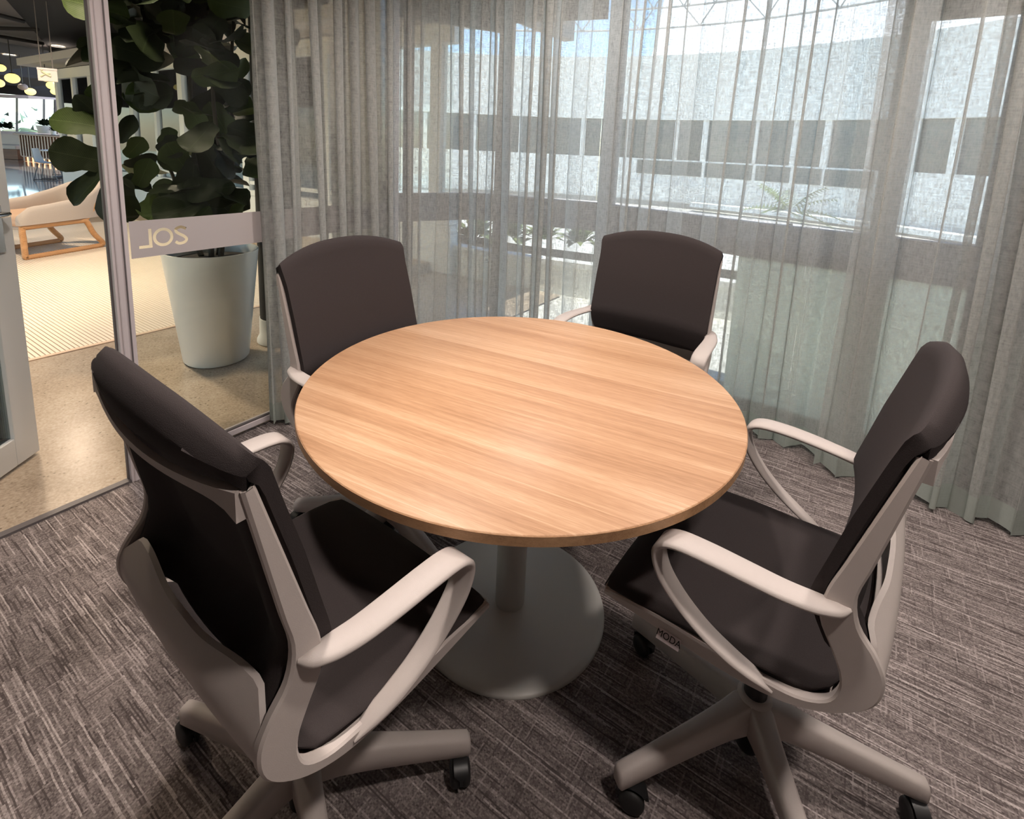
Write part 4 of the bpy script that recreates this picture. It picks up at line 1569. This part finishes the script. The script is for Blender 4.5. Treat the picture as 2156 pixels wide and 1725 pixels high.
# white upper roof plane on the right, behind the steelwork
rb = MB()
rings = []
for a in np.linspace(ang_of_px(1352), A1, 24):
    c, s = math.cos(a), math.sin(a)
    rings.append([(CC[0] + r * c, CC[1] + r * s, z) for r, z in ((RR + .4, 5.0), (RR + 3.2, 9.5), (RR + 3.4, 9.5), (RR + .6, 5.0))])
rb.loft(rings)
bchild(rb, 'upper_roof', mat('white_roof_sheet', (.85, .85, .85), .6))
# space-frame steelwork above the courtyard
tr = empty('roof_truss', (CC[0], CC[1], 5.4), label='open tubular steel roof truss above the courtyard', cat='truss')
chords = [(RR - 1.3, 5.75), (RR - 1.6, 6.35), (RR - 1.9, 7.0), (RR - 2.1, 7.7)]
an = np.linspace(ang_of_px(840), ang_of_px(1950), 34)


def tchild(mb, nm):
    o = mb.build(nm, M['steel'], tr)
    o.matrix_parent_inverse = Matrix.Translation((-CC[0], -CC[1], -5.4))
    return o


P_ = [[np.array([CC[0] + r * math.cos(a), CC[1] + r * math.sin(a), z]) for a in an] for r, z in chords]
for row in P_:
    tchild(MB().tube(row, .035, 6), 'chord')
for i in range(3):
    for k in range(0, 33):
        a, b = (P_[i][k], P_[i + 1][k + 1]) if (k + i) % 2 else (P_[i][k + 1], P_[i + 1][k])
        if (k // 2) % 2 == 0 or i == 1:
            tchild(MB().bar(a, b, .03), 'diagonal')
structure(MB().add([tuple(rm(-14, 6.4, -.63)), tuple(rm(17, 1.5, -.63)), tuple(rm(19, 26, -.62)), tuple(rm(-14, 28, -.62))], [(0, 1, 2, 3)]), 'floor.004', M['pave'])
# raised planter right outside the glass
TZ_ = .30
ln = [np.array(p) for p in ((-4.6, 3.93 + .45), (-4.07, 4.36 + .05), (-3.24, 4.36), (-2.09, 4.55), (-1.2, 4.76), (.4, 5.0), (3.0, 5.1))]
structure(MB().box((-.6, 4.2, -.33), (8.4, 2.2, .62)), 'floor.005', M['pave'])
plt = empty('planter', (*ln[3], 0), label='long low planter with a white coping just outside the window', cat='planter')
for a, b in zip(ln, ln[1:]):
    for nm, mb, mt in (('wall', MB().bar((*a, TZ_ / 2 - .02), (*b, TZ_ / 2 - .02), .10, TZ_), M['facade']), ('coping', MB().bar((*a, TZ_), (*b, TZ_), .14, .05), M['white'])):
        o = mb.build(nm, mt, plt)
        o.matrix_parent_inverse = Matrix.Translation((-ln[3][0], -ln[3][1], 0))
q = [(*p, TZ_ - .06) for p in ln] + [(p[0] - .05, p[1] + .9, TZ_ - .06) for p in ln[::-1]]
o = MB().add(q, [tuple(range(len(q)))]).build('soil', M['soil'], plt)
o.matrix_parent_inverse = Matrix.Translation((-ln[3][0], -ln[3][1], 0))
for k, (u, v, r, lb) in enumerate(((893, 505, .17, 'small leafy plant in the outdoor planter, far left'), (1000, 500, .25, 'round leafy plant in the outdoor planter, left of the first mullion'), (945, 522, .15, 'low leafy plant in the outdoor planter between two rounder ones'),
                                   (1075, 520, .22, 'spreading fern in the outdoor planter right of the first mullion'), (1140, 535, .2, 'low fern in the outdoor planter in the middle'), (1215, 545, .2, 'bushy plant in the outdoor planter left of the far right chair'))):
    d = ray(u, v)[1]
    t = (4.95 + .16 * k) / d[1]
    bushy('fern', (d[0] * t, d[1] * t, TZ_ - .05), r * 1.5, 46, lb, M['shrub'], .03)
# pale green palm in the courtyard
pm = hit(1665, 520, (0, 0, -.3), (0, 0, 1))
o, d = ray(1665, 430)
pm = o + d * 8.2 / np.hypot(d[0], d[1])
palm = empty('courtyard_palm', (pm[0], pm[1], -.62), label='yellow-green feathery palm in the courtyard seen through the right half of the curtain', cat='plant')
MB().tube([(0, 0, 0), (.03, 0, pm[2] + .35)], [.06, .03], 8).build('trunk', M['bark'], palm, smooth=50)
for k in range(16):
    fb = MB()
    th = k * 2.4
    el = random.uniform(-.1, 1.1)
    for j in range(11):
        s_ = .12 + j * .055
        bx = np.array([math.cos(th) * math.cos(el) * s_, math.sin(th) * math.cos(el) * s_, math.sin(el) * s_ - .45 * s_ * s_])
        for sd_ in (-1, 1):
            sdv = np.array([-math.sin(th), math.cos(th), -.4]) * sd_ * .15 * (1 - j * .05) + np.array([math.cos(th), math.sin(th), 0]) * .06
            wv = np.array([math.cos(th), math.sin(th), .2]) * .014
            fb.add([bx - wv, bx + wv, bx + sdv], [(0, 1, 2)])
    o = fb.build('frond', M['shrub'], palm)
    o.location = (0, 0, pm[2] + .62 - .1)
